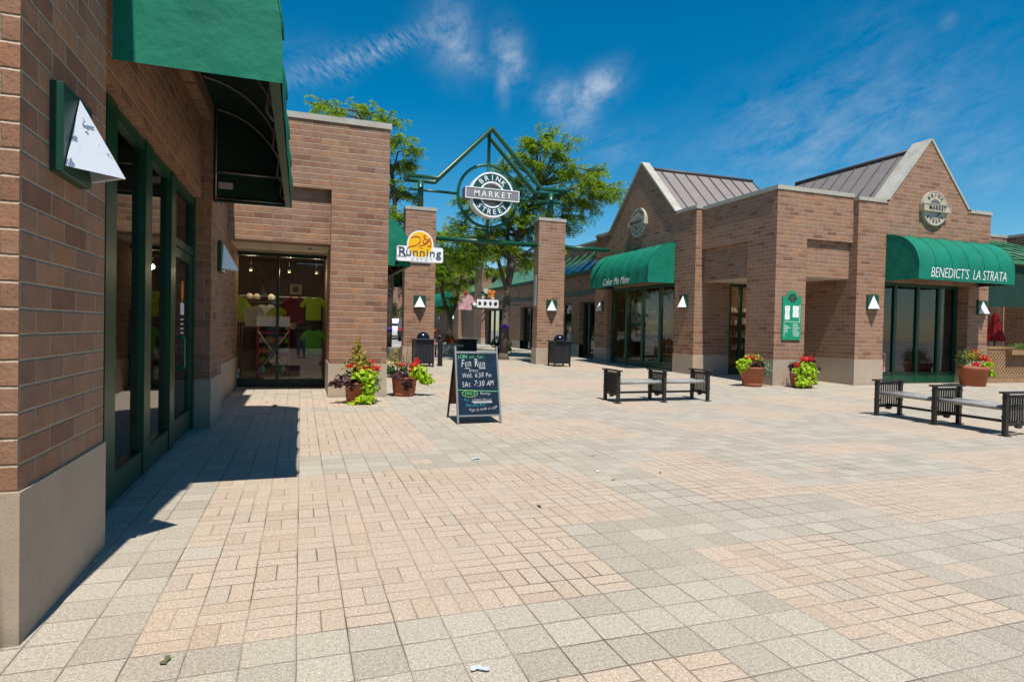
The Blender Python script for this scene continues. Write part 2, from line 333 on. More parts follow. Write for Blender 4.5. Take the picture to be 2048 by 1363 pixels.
# ------------------------------------------------------------------ mesh builder
def gz(y): return max(0., .0135*(min(y, 34)-9))
class MB:
    def __init__(s, T=None, uvoff=(0, 0)): s.v = []; s.f = []; s.mi = []; s.sm = []; s.T = T; s.uo = uvoff
    def pt(s, p):
        p = Vector(p); p = s.T @ p if s.T is not None else p
        s.v.append((p.x, p.y, p.z)); return len(s.v)-1
    def face(s, pts, m=0, sm=False):
        s.f.append([s.pt(p) for p in pts]); s.mi.append(m); s.sm.append(sm)
    def idx(s, ids, m=0, sm=False): s.f.append(list(ids)); s.mi.append(m); s.sm.append(sm)
    def box(s, x0, x1, y0, y1, z0, z1, m=0):
        v = [s.pt(p) for p in ((x0,y0,z0),(x1,y0,z0),(x1,y1,z0),(x0,y1,z0),(x0,y0,z1),(x1,y0,z1),(x1,y1,z1),(x0,y1,z1))]
        for q in ((0,3,2,1),(4,5,6,7),(0,1,5,4),(1,2,6,5),(2,3,7,6),(3,0,4,7)): s.idx([v[i] for i in q], m)
    def bevbox(s, x0, x1, y0, y1, z0, z1, b, m=0):
        # box with chamfered vertical and top edges
        def ring(z, i): return [s.pt(p) for p in ((x0+i,y0+b-(b if i==0 else 0)*0,z),)]
        P = lambda z, k: [(x0+b+k*0,y0+k,z),(x1-b,y0+k,z),(x1-k,y0+b,z),(x1-k,y1-b,z),(x1-b,y1-k,z),(x0+b,y1-k,z),(x0+k,y1-b,z),(x0+k,y0+b,z)]
        rings = [[s.pt(p) for p in P(z0, 0)], [s.pt(p) for p in P(z1-b, 0)], [s.pt(p) for p in P(z1, b*.8)]]
        for a, c in zip(rings, rings[1:]):
            for i in range(8): s.idx([a[i], a[(i+1)%8], c[(i+1)%8], c[i]], m)
        s.idx(rings[-1], m); s.idx(rings[0][::-1], m)
    def prism(s, poly, f, a, b, m=0, sm=False, caps=True):
        # poly: 2D points; f(u,v,w) -> 3D; extruded from w=a to w=b
        A = [s.pt(f(u, v, a)) for u, v in poly]; B = [s.pt(f(u, v, b)) for u, v in poly]; n = len(poly)
        for i in range(n): s.idx([A[i], A[(i+1)%n], B[(i+1)%n], B[i]], m, sm)
        if caps: s.idx(A[::-1], m); s.idx(B, m)
    def tube(s, path, r, n=8, m=0, closed=False, caps=True):
        path = [Vector(p) for p in path]; rings = []; N_ = len(path); prev = None
        for i, p in enumerate(path):
            if closed: t = path[(i+1)%N_]-path[i-1]
            else: t = path[min(i+1, N_-1)]-path[max(i-1, 0)]
            t.normalize()
            if prev is None:
                a = Vector((0,0,1)) if abs(t.z) < .9 else Vector((1,0,0)); prev = t.cross(a).normalized()
            u = (prev - t*prev.dot(t)).normalized(); w = t.cross(u); prev = u
            rr = r[i] if isinstance(r, (list, tuple)) else r
            k = 1.0
            if 0 < i < N_-1 and not closed:
                a1 = (path[i]-path[i-1]).normalized(); k = 1/max(.5, math.sqrt(max(.01, (1+a1.dot((path[i+1]-path[i]).normalized()))/2)))
            rings.append([s.pt(p+(u*math.cos(2*math.pi*j/n)+w*math.sin(2*math.pi*j/n))*rr*k) for j in range(n)])
        rng = range(N_) if closed else range(N_-1)
        for i in rng:
            a, b = rings[i], rings[(i+1)%N_]
            for j in range(n): s.idx([a[j], a[(j+1)%n], b[(j+1)%n], b[j]], m, True)
        if caps and not closed: s.idx(rings[0][::-1], m); s.idx(rings[-1], m)
    def lathe(s, prof, cx=0, cy=0, n=24, m=0, sy=1.0, caps=True):
        R = [[s.pt((cx+r*math.cos(2*math.pi*j/n), cy+sy*r*math.sin(2*math.pi*j/n), z)) for j in range(n)] for r, z in prof]
        for a, b in zip(R, R[1:]):
            for j in range(n): s.idx([a[j], a[(j+1)%n], b[(j+1)%n], b[j]], m, True)
        if caps: s.idx(R[0][::-1], m); s.idx(R[-1], m)
    def text(s, txt, size, T, depth=.004, m=0, sx=1, shear=0, bold=0, align='CENTER', spacing=1):
        cu = bpy.data.curves.new('tmp', 'FONT'); cu.body = txt; cu.size = size; cu.shear = shear; cu.offset = bold
        cu.align_x = align; cu.extrude = depth/2; cu.resolution_u = 3; cu.space_character = spacing
        ob = bpy.data.objects.new('tmp', cu); C.objects.link(ob)
        me = bpy.data.meshes.new_from_object(ob.evaluated_get(bpy.context.evaluated_depsgraph_get()))
        n0 = len(s.v)
        for v in me.vertices: s.pt(T @ Vector((v.co.x*sx, v.co.y, v.co.z)))
        for p in me.polygons: s.idx([n0+i for i in p.vertices], m)
        bpy.data.objects.remove(ob); bpy.data.curves.remove(cu); bpy.data.meshes.remove(me)
    def build(s, name, mats, parent=None):
        o0 = ORG[parent.name] if parent is not None else Vector((0,0,0))
        me = bpy.data.meshes.new(name); me.from_pydata([(x-o0.x, y-o0.y, z-o0.z) for x, y, z in s.v], [], s.f)
        for m_ in (mats if isinstance(mats, (list, tuple)) else [mats]): me.materials.append(m_)
        me.polygons.foreach_set('material_index', s.mi); me.polygons.foreach_set('use_smooth', s.sm)
        uvl = me.uv_layers.new(name='UVMap'); data = []
        for p in me.polygons:
            n = p.normal
            for li in p.vertices:
                x, y, z = s.v[li]
                if abs(n.z) > .72: data += [x, y]
                elif abs(n.x) > abs(n.y): data += [y+s.uo[0], z-s.uo[1]]
                else: data += [x+s.uo[0], z-s.uo[1]]
        uvl.data.foreach_set('uv', data); me.update()
        o = bpy.data.objects.new(name, me); C.objects.link(o)
        if parent is not None: o.parent = parent
        ORG[o.name] = o0; return o
ORG = {}
def frame(o, ux, un=None, uy=(0,0,1)):
    # local x along ux, local y along uy, local z outwards
    ux = Vector(ux).normalized(); uy = Vector(uy).normalized(); un = Vector(un).normalized() if un else ux.cross(uy)
    o = Vector(o)
    return Matrix(((ux.x,uy.x,un.x,o.x),(ux.y,uy.y,un.y,o.y),(ux.z,uy.z,un.z,o.z),(0,0,0,1)))
def Tr(x, y, z=0): return Matrix.Translation((x, y, z))
def Rz(a): return Matrix.Rotation(a, 4, 'Z')
def tag(o, label, cat, group=None, kind=None):
    if label: o['label'] = label
    if cat: o['category'] = cat
    if group: o['group'] = group
    if kind: o['kind'] = kind
    return o
def thing(name, label, cat, loc=(0,0,0), group=None):
    o = bpy.data.objects.new(name, None); C.objects.link(o); o.location = loc; o.empty_display_size = .2
    ORG[o.name] = Vector(loc); return tag(o, label, cat, group)
def boxes(par, name, m, lst):
    for q in lst:
        b = MB(); b.box(*q); b.build(name, m, par)
def dup(root, loc, label, rz=0):
    r = root.copy(); C.objects.link(r); r.location = loc; r.rotation_euler = (0, 0, rz); r['label'] = label; ORG[r.name] = Vector(loc)
    for ch in list(root.children):
        c = ch.copy(); C.objects.link(c); c.parent = r
        for gch in list(ch.children):
            d = gch.copy(); C.objects.link(d); d.parent = c
    return r

# ------------------------------------------------------------------ ground
gb = MB()
ys = [-150, 9, 34, 700]
for a, b in zip(ys, ys[1:]):
    gb.face([(-500, a, gz(a)-.004), (500, a, gz(a)-.004), (500, b, gz(b)-.004), (-500, b, gz(b)-.004)])
tag(gb.build('parking_ground', ASPH), 'pale parking lot surface beyond the plaza', 'ground', kind='structure')

TAN = [(-.6,1.6,2.62,3.62),(-.6,2.4,3.62,5.02),(-.6,2.2,5.02,5.42),(-.6,1.4,6.22,9.22),(2.2,3.2,6.6,9.0),
       (3.2,4.0,6.42,8.02),(3.0,4.0,3.82,5.22),(3.4,4.0,5.22,5.62),(4.0,6.4,3.02,4.02),(6.4,9.4,3.42,4.82),(5.2,6.6,5.02,5.62),(4.8,6.0,6.42,7.42),
       (2.2,3.2,1.82,3.02),(.4,1.6,.6,2.02),(3.4,5.0,.2,1.2),(4.4,6.4,1.42,2.22),(7.2,9.6,1.0,2.6),(7.6,10.2,5.4,7.0),(6.6,7.6,7.4,9.0),(5.0,6.2,8.4,10.4),
       (9.8,13.2,2.2,4.2),(10.8,13.4,5.0,6.6),(8.4,10,7.8,10.2),(11,13.6,8.4,10.6),(-1.0,1.4,9.8,10.9),(2.4,4.4,9.8,12.2),(1.8,3.4,13,16),(4.6,7.2,11.4,14),(8,10.2,12.2,15.4),
       (4.2,7,15.2,18),(14.4,17.4,7,9.4),(14,17,3.2,5.4),(7.8,10,16.6,19.4),(1.8,3,17,20),(4,7,19.4,23),(12.4,15.4,-.4,1.4)]
NX0, NX1, NY0, NY1 = -70, 130, -20, 171
vs = [(i*.2, .02+j*.2, gz(.02+j*.2)) for j in range(NY0, NY1+1) for i in range(NX0, NX1+1)]
w_ = NX1-NX0+1; fs = []; ta = []; oa = []; rnd = random.Random(3)
for j in range(NY1-NY0):
    for i in range(NX1-NX0):
        k = j*w_+i; fs.append((k, k+1, k+w_+1, k+w_))
        x = (i+NX0+.5)*.2; y = .02+(j+NY0+.5)*.2
        t = any(a < x < b and c < y < d for a, b, c, d in TAN)
        if rnd.random() < .006: t = not t
        ta.append(1. if t else 0.); oa.append(float((i+j) % 2) if rnd.random() > .22 else float(rnd.random() > .5))
me = bpy.data.meshes.new('plaza_paving'); me.from_pydata(vs, [], fs)
at = me.attributes.new('tan', 'FLOAT', 'FACE'); at.data.foreach_set('value', ta)
at = me.attributes.new('ori', 'FLOAT', 'FACE'); at.data.foreach_set('value', oa)
me.materials.append(PAVER); po = bpy.data.objects.new('plaza_paving', me); C.objects.link(po)
tag(po, 'sunlit plaza of tan and grey concrete pavers', 'pavement', kind='structure')

# ------------------------------------------------------------------ shared builders
PW = .012          # plinth stands proud of the brick
def glazing(par, T, w, z0, z1, mull, rail=.22, top=.08, fw=.09, dep=.09, mid=None, gl=GLASS, fm=GREEN, name='window', label=None):
    """storefront in local x (width) / y (height) / z outwards"""
    fr = MB(T); B = fr.box
    B(0, w, z0, z0+rail, -dep, -.012); B(0, w, z1-top, z1, -dep, -.012)
    xs = [0]+list(mull)+[w]
    for i, x in enumerate(xs):
        a = x if i == 0 else (x-fw if i == len(xs)-1 else x-fw/2)
        B(a, a+fw, z0, z1, -dep-.01, 0)
    if mid: B(0, w, mid-.03, mid+.03, -dep+.01, -.02)
    f = fr.build(name, fm, par)
    for i in range(len(xs)-1):
        g = MB(T); a = xs[i]+(fw if i == 0 else fw/2); b = xs[i+1]-(fw if i == len(xs)-2 else fw/2)
        g.face([(a, z0+rail, -dep*.5), (b, z0+rail, -dep*.5), (b, z1-top, -dep*.5), (a, z1-top, -dep*.5)])
        p = g.build('pane', gl, f)
    return f

def awning_profile(proj, val, h, n=12):
    # from valance bottom out to wall top (d outwards, z up)
    P = [(proj, 0), (proj, val)]
    for i in range(1, n+1):
        a = math.pi/2*i/n; P.append((proj*math.cos(a), val+(h-val)*math.sin(a)))
    return P
def awning(par, T, w, proj, h, bays, val=.26, label=None, frames=True, inner_step=0):
    """T: local x along the wall, y up, z outwards; canvas shell, open below"""
    P = awning_profile(proj, val, h); m = MB(T); nb = bays; th = .006
    # canvas skin with a slight sag between ribs
    sub = 6; cols = []
    for i in range(nb*sub+1):
        x = w*i/(nb*sub); sg = math.sin(math.pi*(i % sub)/sub)
        cols.append([(x, z-(.022*sg if 1 < k < len(P)-1 else 0), d-(.024*sg if 0 < k < len(P)-1 else .004*sg)) for k, (d, z) in enumerate(P)])
    ids = [[m.pt(p) for p in c] for c in cols]
    for a, b in zip(ids, ids[1:]):
        for k in range(len(P)-1): m.idx([a[k], b[k], b[k+1], a[k+1]], 0, k > 0)
    for x in (0, w):
        e = [(x, 0, 0)]+[(x, z, d) for d, z in P]
        m.face(e)
    # rib seams
    for i in range(nb+1):
        x = w*i/nb; m.tube([(x, z+.003, d+.003) for d, z in P[1:]], .007, 4)
    o = m.build('awning', CANVAS, par)
    if label: o['label'] = label
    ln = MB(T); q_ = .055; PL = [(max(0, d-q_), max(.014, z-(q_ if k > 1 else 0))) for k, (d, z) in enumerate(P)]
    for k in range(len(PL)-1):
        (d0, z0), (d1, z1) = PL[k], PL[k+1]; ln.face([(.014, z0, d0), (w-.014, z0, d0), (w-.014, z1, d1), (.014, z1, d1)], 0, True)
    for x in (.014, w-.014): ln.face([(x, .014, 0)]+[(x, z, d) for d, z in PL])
    ln.build('underside_shade', SHADE_SHEET, o)  # added inner sheet, paints the canvas underside as shaded
    if frames:
        f = MB(T)
        for i in range(nb+1):
            x = min(max(w*i/nb, .03), w-.03)
            f.tube([(x, z-.075, max(.02, d-.075)) for d, z in P[1:]], .013, 6)
            f.tube([(x, val+.35, proj-.10), (x, val*.6, proj-.14), (x, .10, proj-.10), (x, .08, proj-.02)], .011, 6)
        f.tube([(.03, .04, proj-.06), (w-.03, .04, proj-.06)], .012, 6); f.tube([(.03, .04, .03), (.03, .04, proj-.06)], .012, 6)
        f.tube([(w-.04, .04, .03), (w-.04, .04, proj-.06)], .012, 6); f.tube([(w-.04, .36, .03), (w-.04, .36, proj-.10)], .014, 6)
        f.tube([(w-.04, .02, .03), (w-.04, h-.1, .03)], .010, 6)
        f.build('awning_frame', STEEL, o)
        # hem turned inwards round the mouth
        hm = MB(T); hm.box(0.004, w-.004, 0, .012, proj-.075, proj-.012); hm.box(w-.075, w-.012, 0, .012, .02, proj-.08); hm.build('hem', DKGREEN, o)
    return o

def medallion(T, r, dep, bar_w, bar_h, mats, name, label, par=None, cat=None, words=True, lsz=None):
    """ring sign with a cross bar. mats: ring body, ring face, rim, centre, bar, letters"""
    body, facem, rim, centre, barm, let = mats
    m = MB(T); n = 48; ri = r*.52
    def annulus(r0, r1, z0, z1, mi):
        R = []
        for rr, zz in ((r0, z0), (r0, z1), (r1, z1), (r1, z0)):
            R.append([m.pt((rr*math.cos(2*math.pi*j/n), rr*math.sin(2*math.pi*j/n), zz)) for j in range(n)])
        for a, b in ((0, 1), (1, 2), (2, 3), (3, 0)):
            for j in range(n): m.idx([R[a][j], R[a][(j+1) % n], R[b][(j+1) % n], R[b][j]], mi)
    annulus(ri, r, 0, dep, 0); annulus(r*.93, r*1.0, dep, dep+.012, 1); annulus(ri, ri+r*.07, dep, dep+.012, 1)
    annulus(ri+r*.07, r*.93, dep+.0005, dep+.004, 2)
    m.face([(ri*math.cos(2*math.pi*j/n), ri*math.sin(2*math.pi*j/n), dep*.45) for j in range(n)], 3)
    ring = m.build('ring', [body, rim, facem, centre], par)
    b = MB(T); b.box(-bar_w/2, bar_w/2, -bar_h/2, bar_h/2, dep*.1, dep+.07, 0)
    e = .018*r/.5
    for x0, x1, y0, y1 in ((-bar_w/2, bar_w/2, bar_h/2-e, bar_h/2), (-bar_w/2, bar_w/2, -bar_h/2, -bar_h/2+e), (-bar_w/2, -bar_w/2+e, -bar_h/2+e, bar_h/2-e), (bar_w/2-e, bar_w/2, -bar_h/2+e, bar_h/2-e)):
        b.box(x0, x1, y0, y1, dep+.0705, dep+.083, 1)
    b.build('cross_bar', [barm, rim], par)
    t = MB(T); rm = (ri+r)/2; sz = lsz or r*.27
    t.text('MARKET', bar_h*.74, Matrix.Translation((0, -bar_h*.26, dep+.078)), .008, 0, sx=.95, bold=.003*r, spacing=1.45 if lsz else 1.25)
    for wd, mid, sgn in (('BRINK', 90, -1), ('STREET', -90, 1)):
        st = 21.5 if wd == 'BRINK' else 19
        for i, ch in enumerate(wd):
            a = math.radians(mid+sgn*(i-(len(wd)-1)/2)*st); rot = a-math.pi/2 if sgn < 0 else a+math.pi/2
            off = -sz*.35
            M = Matrix.Rotation(rot, 4, 'Z'); M = Matrix.Translation((rm*math.cos(a), rm*math.sin(a), dep+.009)) @ M @ Matrix.Translation((0, off, 0))
            t.text(ch, sz, M, .008, 0, bold=.002*r)
    t.build('lettering', let, par)
    return ring

LAMPS = 'triangular wall lamps on the brick walls'
def wall_lamp(o, ux, label, peel=False):
    T = frame(o, ux); t = thing('wall_lamp', label, 'wall lamp', o, LAMPS); th = .05
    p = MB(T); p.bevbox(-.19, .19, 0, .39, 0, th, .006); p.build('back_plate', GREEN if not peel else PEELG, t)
    s = MB(T); a = (0, .375, th+.004); A = (-.178, .03, th+.004); B = (.178, .03, th+.004); tip = (0, .03, th+.19)
    ia = (0, .34, th+.008); iA = (-.158, .034, th+.008); iB = (.158, .034, th+.008); it = (0, .034, th+.168)
    s.face([A, tip, a]); s.face([tip, B, a]); s.face([iA, ia, it]); s.face([it, ia, iB])
    s.face([A, iA, it, tip]); s.face([tip, it, iB, B])
    s.build('lamp_shade', WHITE if not peel else PEEL_SHADED, t); return t
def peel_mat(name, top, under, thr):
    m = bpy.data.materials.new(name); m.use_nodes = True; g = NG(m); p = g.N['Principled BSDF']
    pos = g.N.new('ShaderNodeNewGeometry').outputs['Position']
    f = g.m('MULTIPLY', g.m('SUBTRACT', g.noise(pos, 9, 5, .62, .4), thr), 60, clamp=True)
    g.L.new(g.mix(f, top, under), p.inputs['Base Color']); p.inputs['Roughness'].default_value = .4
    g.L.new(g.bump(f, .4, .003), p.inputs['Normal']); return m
PEEL_SHADED = peel_mat('shade_toned_peeling_paint', (.60, .63, .68), (.15, .20, .27), .60)  # white coat greyed to stand in for shade; peeled patches are wear
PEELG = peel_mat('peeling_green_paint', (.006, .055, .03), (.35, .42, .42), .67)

def building(name, label): return thing(name, label, 'building')
ZP, ZT = .62, 4.77
def ZPa(): return ZP

# ------------------------------------------------------------------ near left shop
lb = building('brick_shop', 'near brick shop at the left edge with a green awning and tall green storefront')
w = MB(uvoff=(.03, .60))
X0 = -1.032
w.box(-2.6, X0, 2.85, 3.93, 0, ZT); w.box(-2.6, -1.31, -9, 2.848, 0, ZT)
w.box(-2.6, X0, 3.932, 8.128, 3.70, ZT); w.box(-2.6, -1.15, 3.934, 8.126, 2.76, 3.698)
w.box(-2.6, X0, 8.13, 9.2, 0, ZT); w.box(-2.6, -1.172, 9.202, 13.0, 0, ZT)
w.box(-9, -2.602, -9, 12.9, 3.2, ZT)
w.build('wall', BRICK, lb)
boxes(lb, 'plinth', STONE, [(-2.6, X0+PW, 2.85-PW, 3.93+PW, 0, .598), (-2.6, X0+PW, 8.13-PW, 9.2+PW, 0, .598), (-2.6, -1.172+PW, 9.2+PW+.002, 12.98, 0, .64), (-2.6, -1.31+PW, -9, 2.85-PW-.002, 0, .598)])
w = MB(); w.box(-9, X0+.025, 2.825, 9.22, ZT, ZT+.10); w.box(-9, -1.285, -9, 2.824, ZT, ZT+.10); w.box(-9, -1.147, 9.221, 10.97, ZT, ZT+.10); w.build('coping', CAP, lb)
w = MB(); w.box(-9, -2.7, 3.0, 12.8, .01, .03); w.box(-6.2, -6.0, 3.0, 12.8, .03, 3.2); w.box(-6.0, -2.62, 3.8, 3.93, .03, 3.2); w.box(-6, -2.62, 8.13, 8.25, .03, 3.2); w.box(-6, -1.3, 3.93, 8.13, 2.80, 2.9)
w.build('interior', DARK, lb)
TL = frame((-1.20, 3.94, 0), (0, 1, 0))
f = MB(TL); 
def vb(y0, y1, z0, z1, d0=-.10, d1=0): f.box(y0-3.94, y1-3.94, z0, z1, d0, d1)
for a, b in ((3.96, 4.02), (4.60, 4.84), (5.66, 5.88), (6.70, 6.92), (8.04, 8.11)): vb(a, b, .02, 2.74)
for a, b in ((4.02, 4.60), (4.84, 5.66), (5.88, 6.70)): vb(a, b, .02, .22, -.09, -.012); vb(a, b, 2.66, 2.74, -.09, -.012)
vb(6.92, 8.04, 2.66, 2.74, -.09, -.012); vb(6.92, 8.04, 2.06, 2.14, -.09, -.012)
ff = f.build('window', GREEN, lb)
for a, b in ((4.02, 4.60), (4.84, 5.66), (5.88, 6.70)):
    g = MB(TL); g.face([(a-3.94, .22, -.05), (b-3.94, .22, -.05), (b-3.94, 2.66, -.05), (a-3.94, 2.66, -.05)]); g.build('pane', GLASS, ff)
g = MB(TL); g.face([(6.92-3.94, 2.14, -.05), (8.04-3.94, 2.14, -.05), (8.04-3.94, 2.66, -.05), (6.92-3.94, 2.66, -.05)]); g.build('pane', GLASS, ff)
f = MB(TL); vb(6.935, 7.04, .03, 2.05, -.07, -.02); vb(7.92, 8.03, .03, 2.05, -.07, -.02); vb(7.04, 7.92, .03, .26, -.07, -.02); vb(7.04, 7.92, 1.95, 2.05, -.07, -.02)
dr = f.build('door', GREEN, lb)
g = MB(TL); g.face([(3.1, .26, -.045), (3.98, .26, -.045), (3.98, 1.95, -.045), (3.1, 1.95, -.045)]); g.build('pane', GLASS, dr)
g = MB(TL); g.tube([(3.14, 1.12, -.02), (3.14, 1.12, .055), (3.14, 1.10, .06), (3.14, .82, .06), (3.14, .80, .055), (3.14, .80, -.02)], .012, 8); g.build('handle', mat('green_handle', (.004, .20, .10), .35), dr)
g = MB(TL); g.prism([(3.62+.07*math.cos(a*.4), 1.62+.12*math.sin(a*.4)) for a in range(16)], lambda u, v, q: (u, v, q), -.044, -.042, 0)
g.box(3.52, 3.72, 1.36, 1.49, -.044, -.042, 1)
for k in range(5): g.box(3.54, 3.70, 1.30-.05*k, 1.315-.05*k, -.044, -.042, 1)
g.build('door_decal', [ORANGE, WHITE], dr)
TA = frame((-1.03, 4.03, 2.75), (0, 1, 0))
aw = awning(lb, TA, 4.22, .90, 1.20, 4, label='large green canvas awning seen from below over the near storefront')
g = MB(TA); g.box(4.22-.052, 4.22-.05, .16, .24, .06, .22); g.build('care_tag', WGREY, aw)

# ------------------------------------------------------------------ running shop (left centre)
rb = building('brick_shop', 'flat topped brick shop left of the gate with clothes behind its window')
YR = 11.0
w = MB(uvoff=(.17, .62))
w.box(.468, 1.448, YR, YR+1.0, 0, ZT); w.box(-1.17, .466, YR, YR+.5, 3.62, ZT); w.box(-1.17, .464, YR+.11, YR+.5, 2.69, 3.618)
w.box(.60, 1.446, YR+1.002, 21, 0, ZT); w.box(-9, .598, YR+.502, 21, 3.2, ZT); w.box(.47, .598, YR+1.002, 12.78, 0, 3.2)
w.box(-9, .60, 20.8, 21, 0, 3.2)
w.build('wall', BRICK, rb)
boxes(rb, 'plinth', STONE, [(.468-PW, 1.448+PW, YR-PW, YR+1.0, 0, .62), (.47-PW, .6, YR+1.002, 12.78, 0, .62), (.61, 1.446+PW, YR+1.002, 21, 0, .62)])
w = MB(); w.box(-9, 1.473, YR-.025, 21.02, ZT, ZT+.10); w.build('coping', CAP, rb)
w = MB(); w.box(-1.17, .598, YR+.502, 12.92, 2.70, 2.80); w.build('soffit', SOFF, rb)
w = MB(); w.box(.10, .17, 11.9, 12.05, 2.694, 2.699); w.build('ceiling_vent', DARK, rb)
gg_ = frame((-1.30, 12.86, 0), (1, 0, 0))
glazing(rb, gg_, 1.90, .06, 2.68, [.86], rail=.14, top=.07, fw=.05, fm=DKGREEN)
w = MB()
w.box(-3.2, .598, 16.5, 16.6, .05, 3.2, 0); w.box(-3.3, -3.2, 12.95, 16.6, .05, 3.2, 0); w.box(.50, .598, 12.95, 16.5, .05, 3.2, 0)
w.box(-3.2, .5, 12.95, 16.5, .045, .06, 1); w.box(-3.2, .5, 12.95, 16.5, 2.85, 2.9, 0)
w.build('interior', [SHOPW, SHOPF], rb)
TA = frame((1.45, 17.6, 2.70), (0, -1, 0)); TA = frame((1.45, 14.1, 2.68), (0, 1, 0))
aw2 = awning(rb, TA, 3.6, .92, 1.22, 3, label='dark green awning sticking out past the right end of the flat topped shop')

# wall running shop: merchandise
def shirt(x, y, z, s, m, label, ang=0, long=False):
    T = Tr(x, y, z) @ Rz(ang)
    P = [(-.10, 0), (-.24, -.05), (-.40, -.27), (-.30, -.34), (-.21, -.20), (-.22, -.70), (.22, -.70), (.21, -.20), (.30, -.34), (.40, -.27), (.24, -.05), (.10, 0), (.05, -.05), (-.05, -.05)]
    b = MB(T); b.prism([(u*s, v*s) for u, v in P], lambda u, v, q: (u, q*s+.02*math.sin(u*22)*s, v), -.035, .035)
    o = b.build('hanging_shirt', m); tag(o, label, 'shirt', 'shirts on display behind the shop window'); return o
shirt(-1.26, 13.3, 1.84, .75, LIME, 'lime yellow shirt hanging at the left edge of the clothes shop window')
shirt(-.94, 13.5, 1.66, .62, CREAM, 'pale grey shirt hanging left of the white topped rack')
shirt(-.47, 13.7, 1.64, .58, LIME, 'lime shirt half hidden behind the white topped rack')
shirt(-.12, 13.4, 1.86, .78, MAROON, 'maroon jacket hanging under the framed picture in the clothes shop')
shirt(.24, 13.3, 1.87, .70, LIME, 'upper lime shirt with dark sleeves at the right of the clothes shop window')
shirt(.25, 13.15, 1.19, .70, LIMEG, 'lower bright green shirt at the right of the clothes shop window')
for k in range(12):
    x = -1.9+k*.21; shirt(x, 15.6+.1*(k % 3), 1.75 if k % 2 else 1.45, .62, [DARK, NAVY, MAROON, WGREY, DARK][k % 5], 'dark clothes packed on the rail along the back wall of the clothes shop', ang=.5*(k % 2))
for k, (x, z, m_, l_) in enumerate(((-1.05, 1.18, DARK, 'dark shirt low at the left of the clothes shop window'), (-.72, 1.72, WGREY, 'grey shirt behind the cream one in the clothes shop'), (.05, 1.25, NAVY, 'navy shirt below the maroon jacket in the clothes shop'), (-.28, 1.2, DARK, 'black shirt right behind the display rack'))):
    shirt(x, 14.3, z, .66, m_, l_)
b = MB(); b.box(-1.2, .1, 13.85, 14.0, 1.74, 1.76); b.box(-1.25, .42, 14.33, 14.35, 1.88, 1.90); tag(b.build('wall_shelf', WGREY), 'narrow shelf holding the caps inside the clothes shop', 'shelf')
# rack
rk = thing('display_rack', 'red display rack with a white header board and crossed white braces in the shop window', 'display rack', (-.52, 13.15, .06))
b = MB(); 
for x in (-.815, -.225):
    for y in (13.1, 13.4): b.box(x-.012, x+.012, y-.012, y+.012, .06, 1.30)
for z in (.30, .50, .70, .90, 1.10): b.box(-.80, -.24, 13.09, 13.40, z, z+.012)
b.build('frame', REDM, rk)
b = MB(); b.box(-.83, -.21, 13.06, 13.075, 1.24, 1.44); b.build('header_board', WHITE, rk)
b = MB()
for q in (1, -1): b.tube([(-.52-.29*q, 13.07, .30), (-.52+.29*q, 13.07, 1.15)], .012, 6)
b.build('cross_brace', WHITE, rk)
rr = random.Random(5)
for kz in (.312, .512, .712, .912):
    b = MB(); 
    for k in range(9):
        x = -.78+k*.06; b.box(x, x+.05, 13.12, 13.3, kz, kz+rr.uniform(.07, .12), rr.randrange(5))
    b.build('boxed_goods', [REDM, ORANGE, CREAM, LIMEG, STEEL], rk)
bk = thing('stick_bucket', 'metal bucket of long bare branches standing in the clothes shop window', 'bucket', (-1.17, 13.1, .06))
b = MB(); b.lathe([(.07, .06), (.085, .40), (.08, .40), (.065, .08)], -1.17, 13.1, 14); b.build('bucket', CHROME, bk)
for k, (dx, dz) in enumerate(((-.08, 1.45), (-.03, 1.30), (.03, 1.35), (.10, 1.48))):
    b = MB(); b.tube([(-1.17, 13.1, .15), (-1.17+dx*.4+.015, 13.1, .6), (-1.17+dx*.8-.01, 13.12, 1.0), (-1.17+dx, 13.1, dz)], [.016, .014, .013, .009], 6); b.build('branch', LATTICE, bk)
b = MB(); b.box(-.31, .04, 16.42, 16.49, 2.02, 2.34, 0); b.box(-.28, .01, 16.40, 16.419, 2.05, 2.31, 1); b.box(-.20, -.07, 16.39, 16.399, 2.11, 2.25, 2)
tag(b.build('framed_picture', [BLACK, CREAM, BROWNWOOD]), 'framed picture on the wall inside the clothes shop', 'picture')
for k, x in enumerate((-1.02, -.88, -.72, -.60)):
    b = MB(Tr(x, 13.8, 1.80)); b.lathe([(.001, .12), (.05, .10), (.075, .05), (.08, 0)][::-1], 0, 0, 12); b.prism([(-.05, 0), (.05, 0), (.035, -.08), (-.035, -.08)], lambda u, v, q: (u, v-.06, q), -.004, .006)
    tag(b.build('hat', [CREAM, CREAM, DARK, WHITE][k]), ['cream cap, leftmost on the shelf in the clothes shop', 'cream cap, second from the left on the clothes shop shelf', 'dark cap on the clothes shop shelf', 'white cap, rightmost on the shelf in the clothes shop'][k], 'cap', 'caps on the shop shelf')
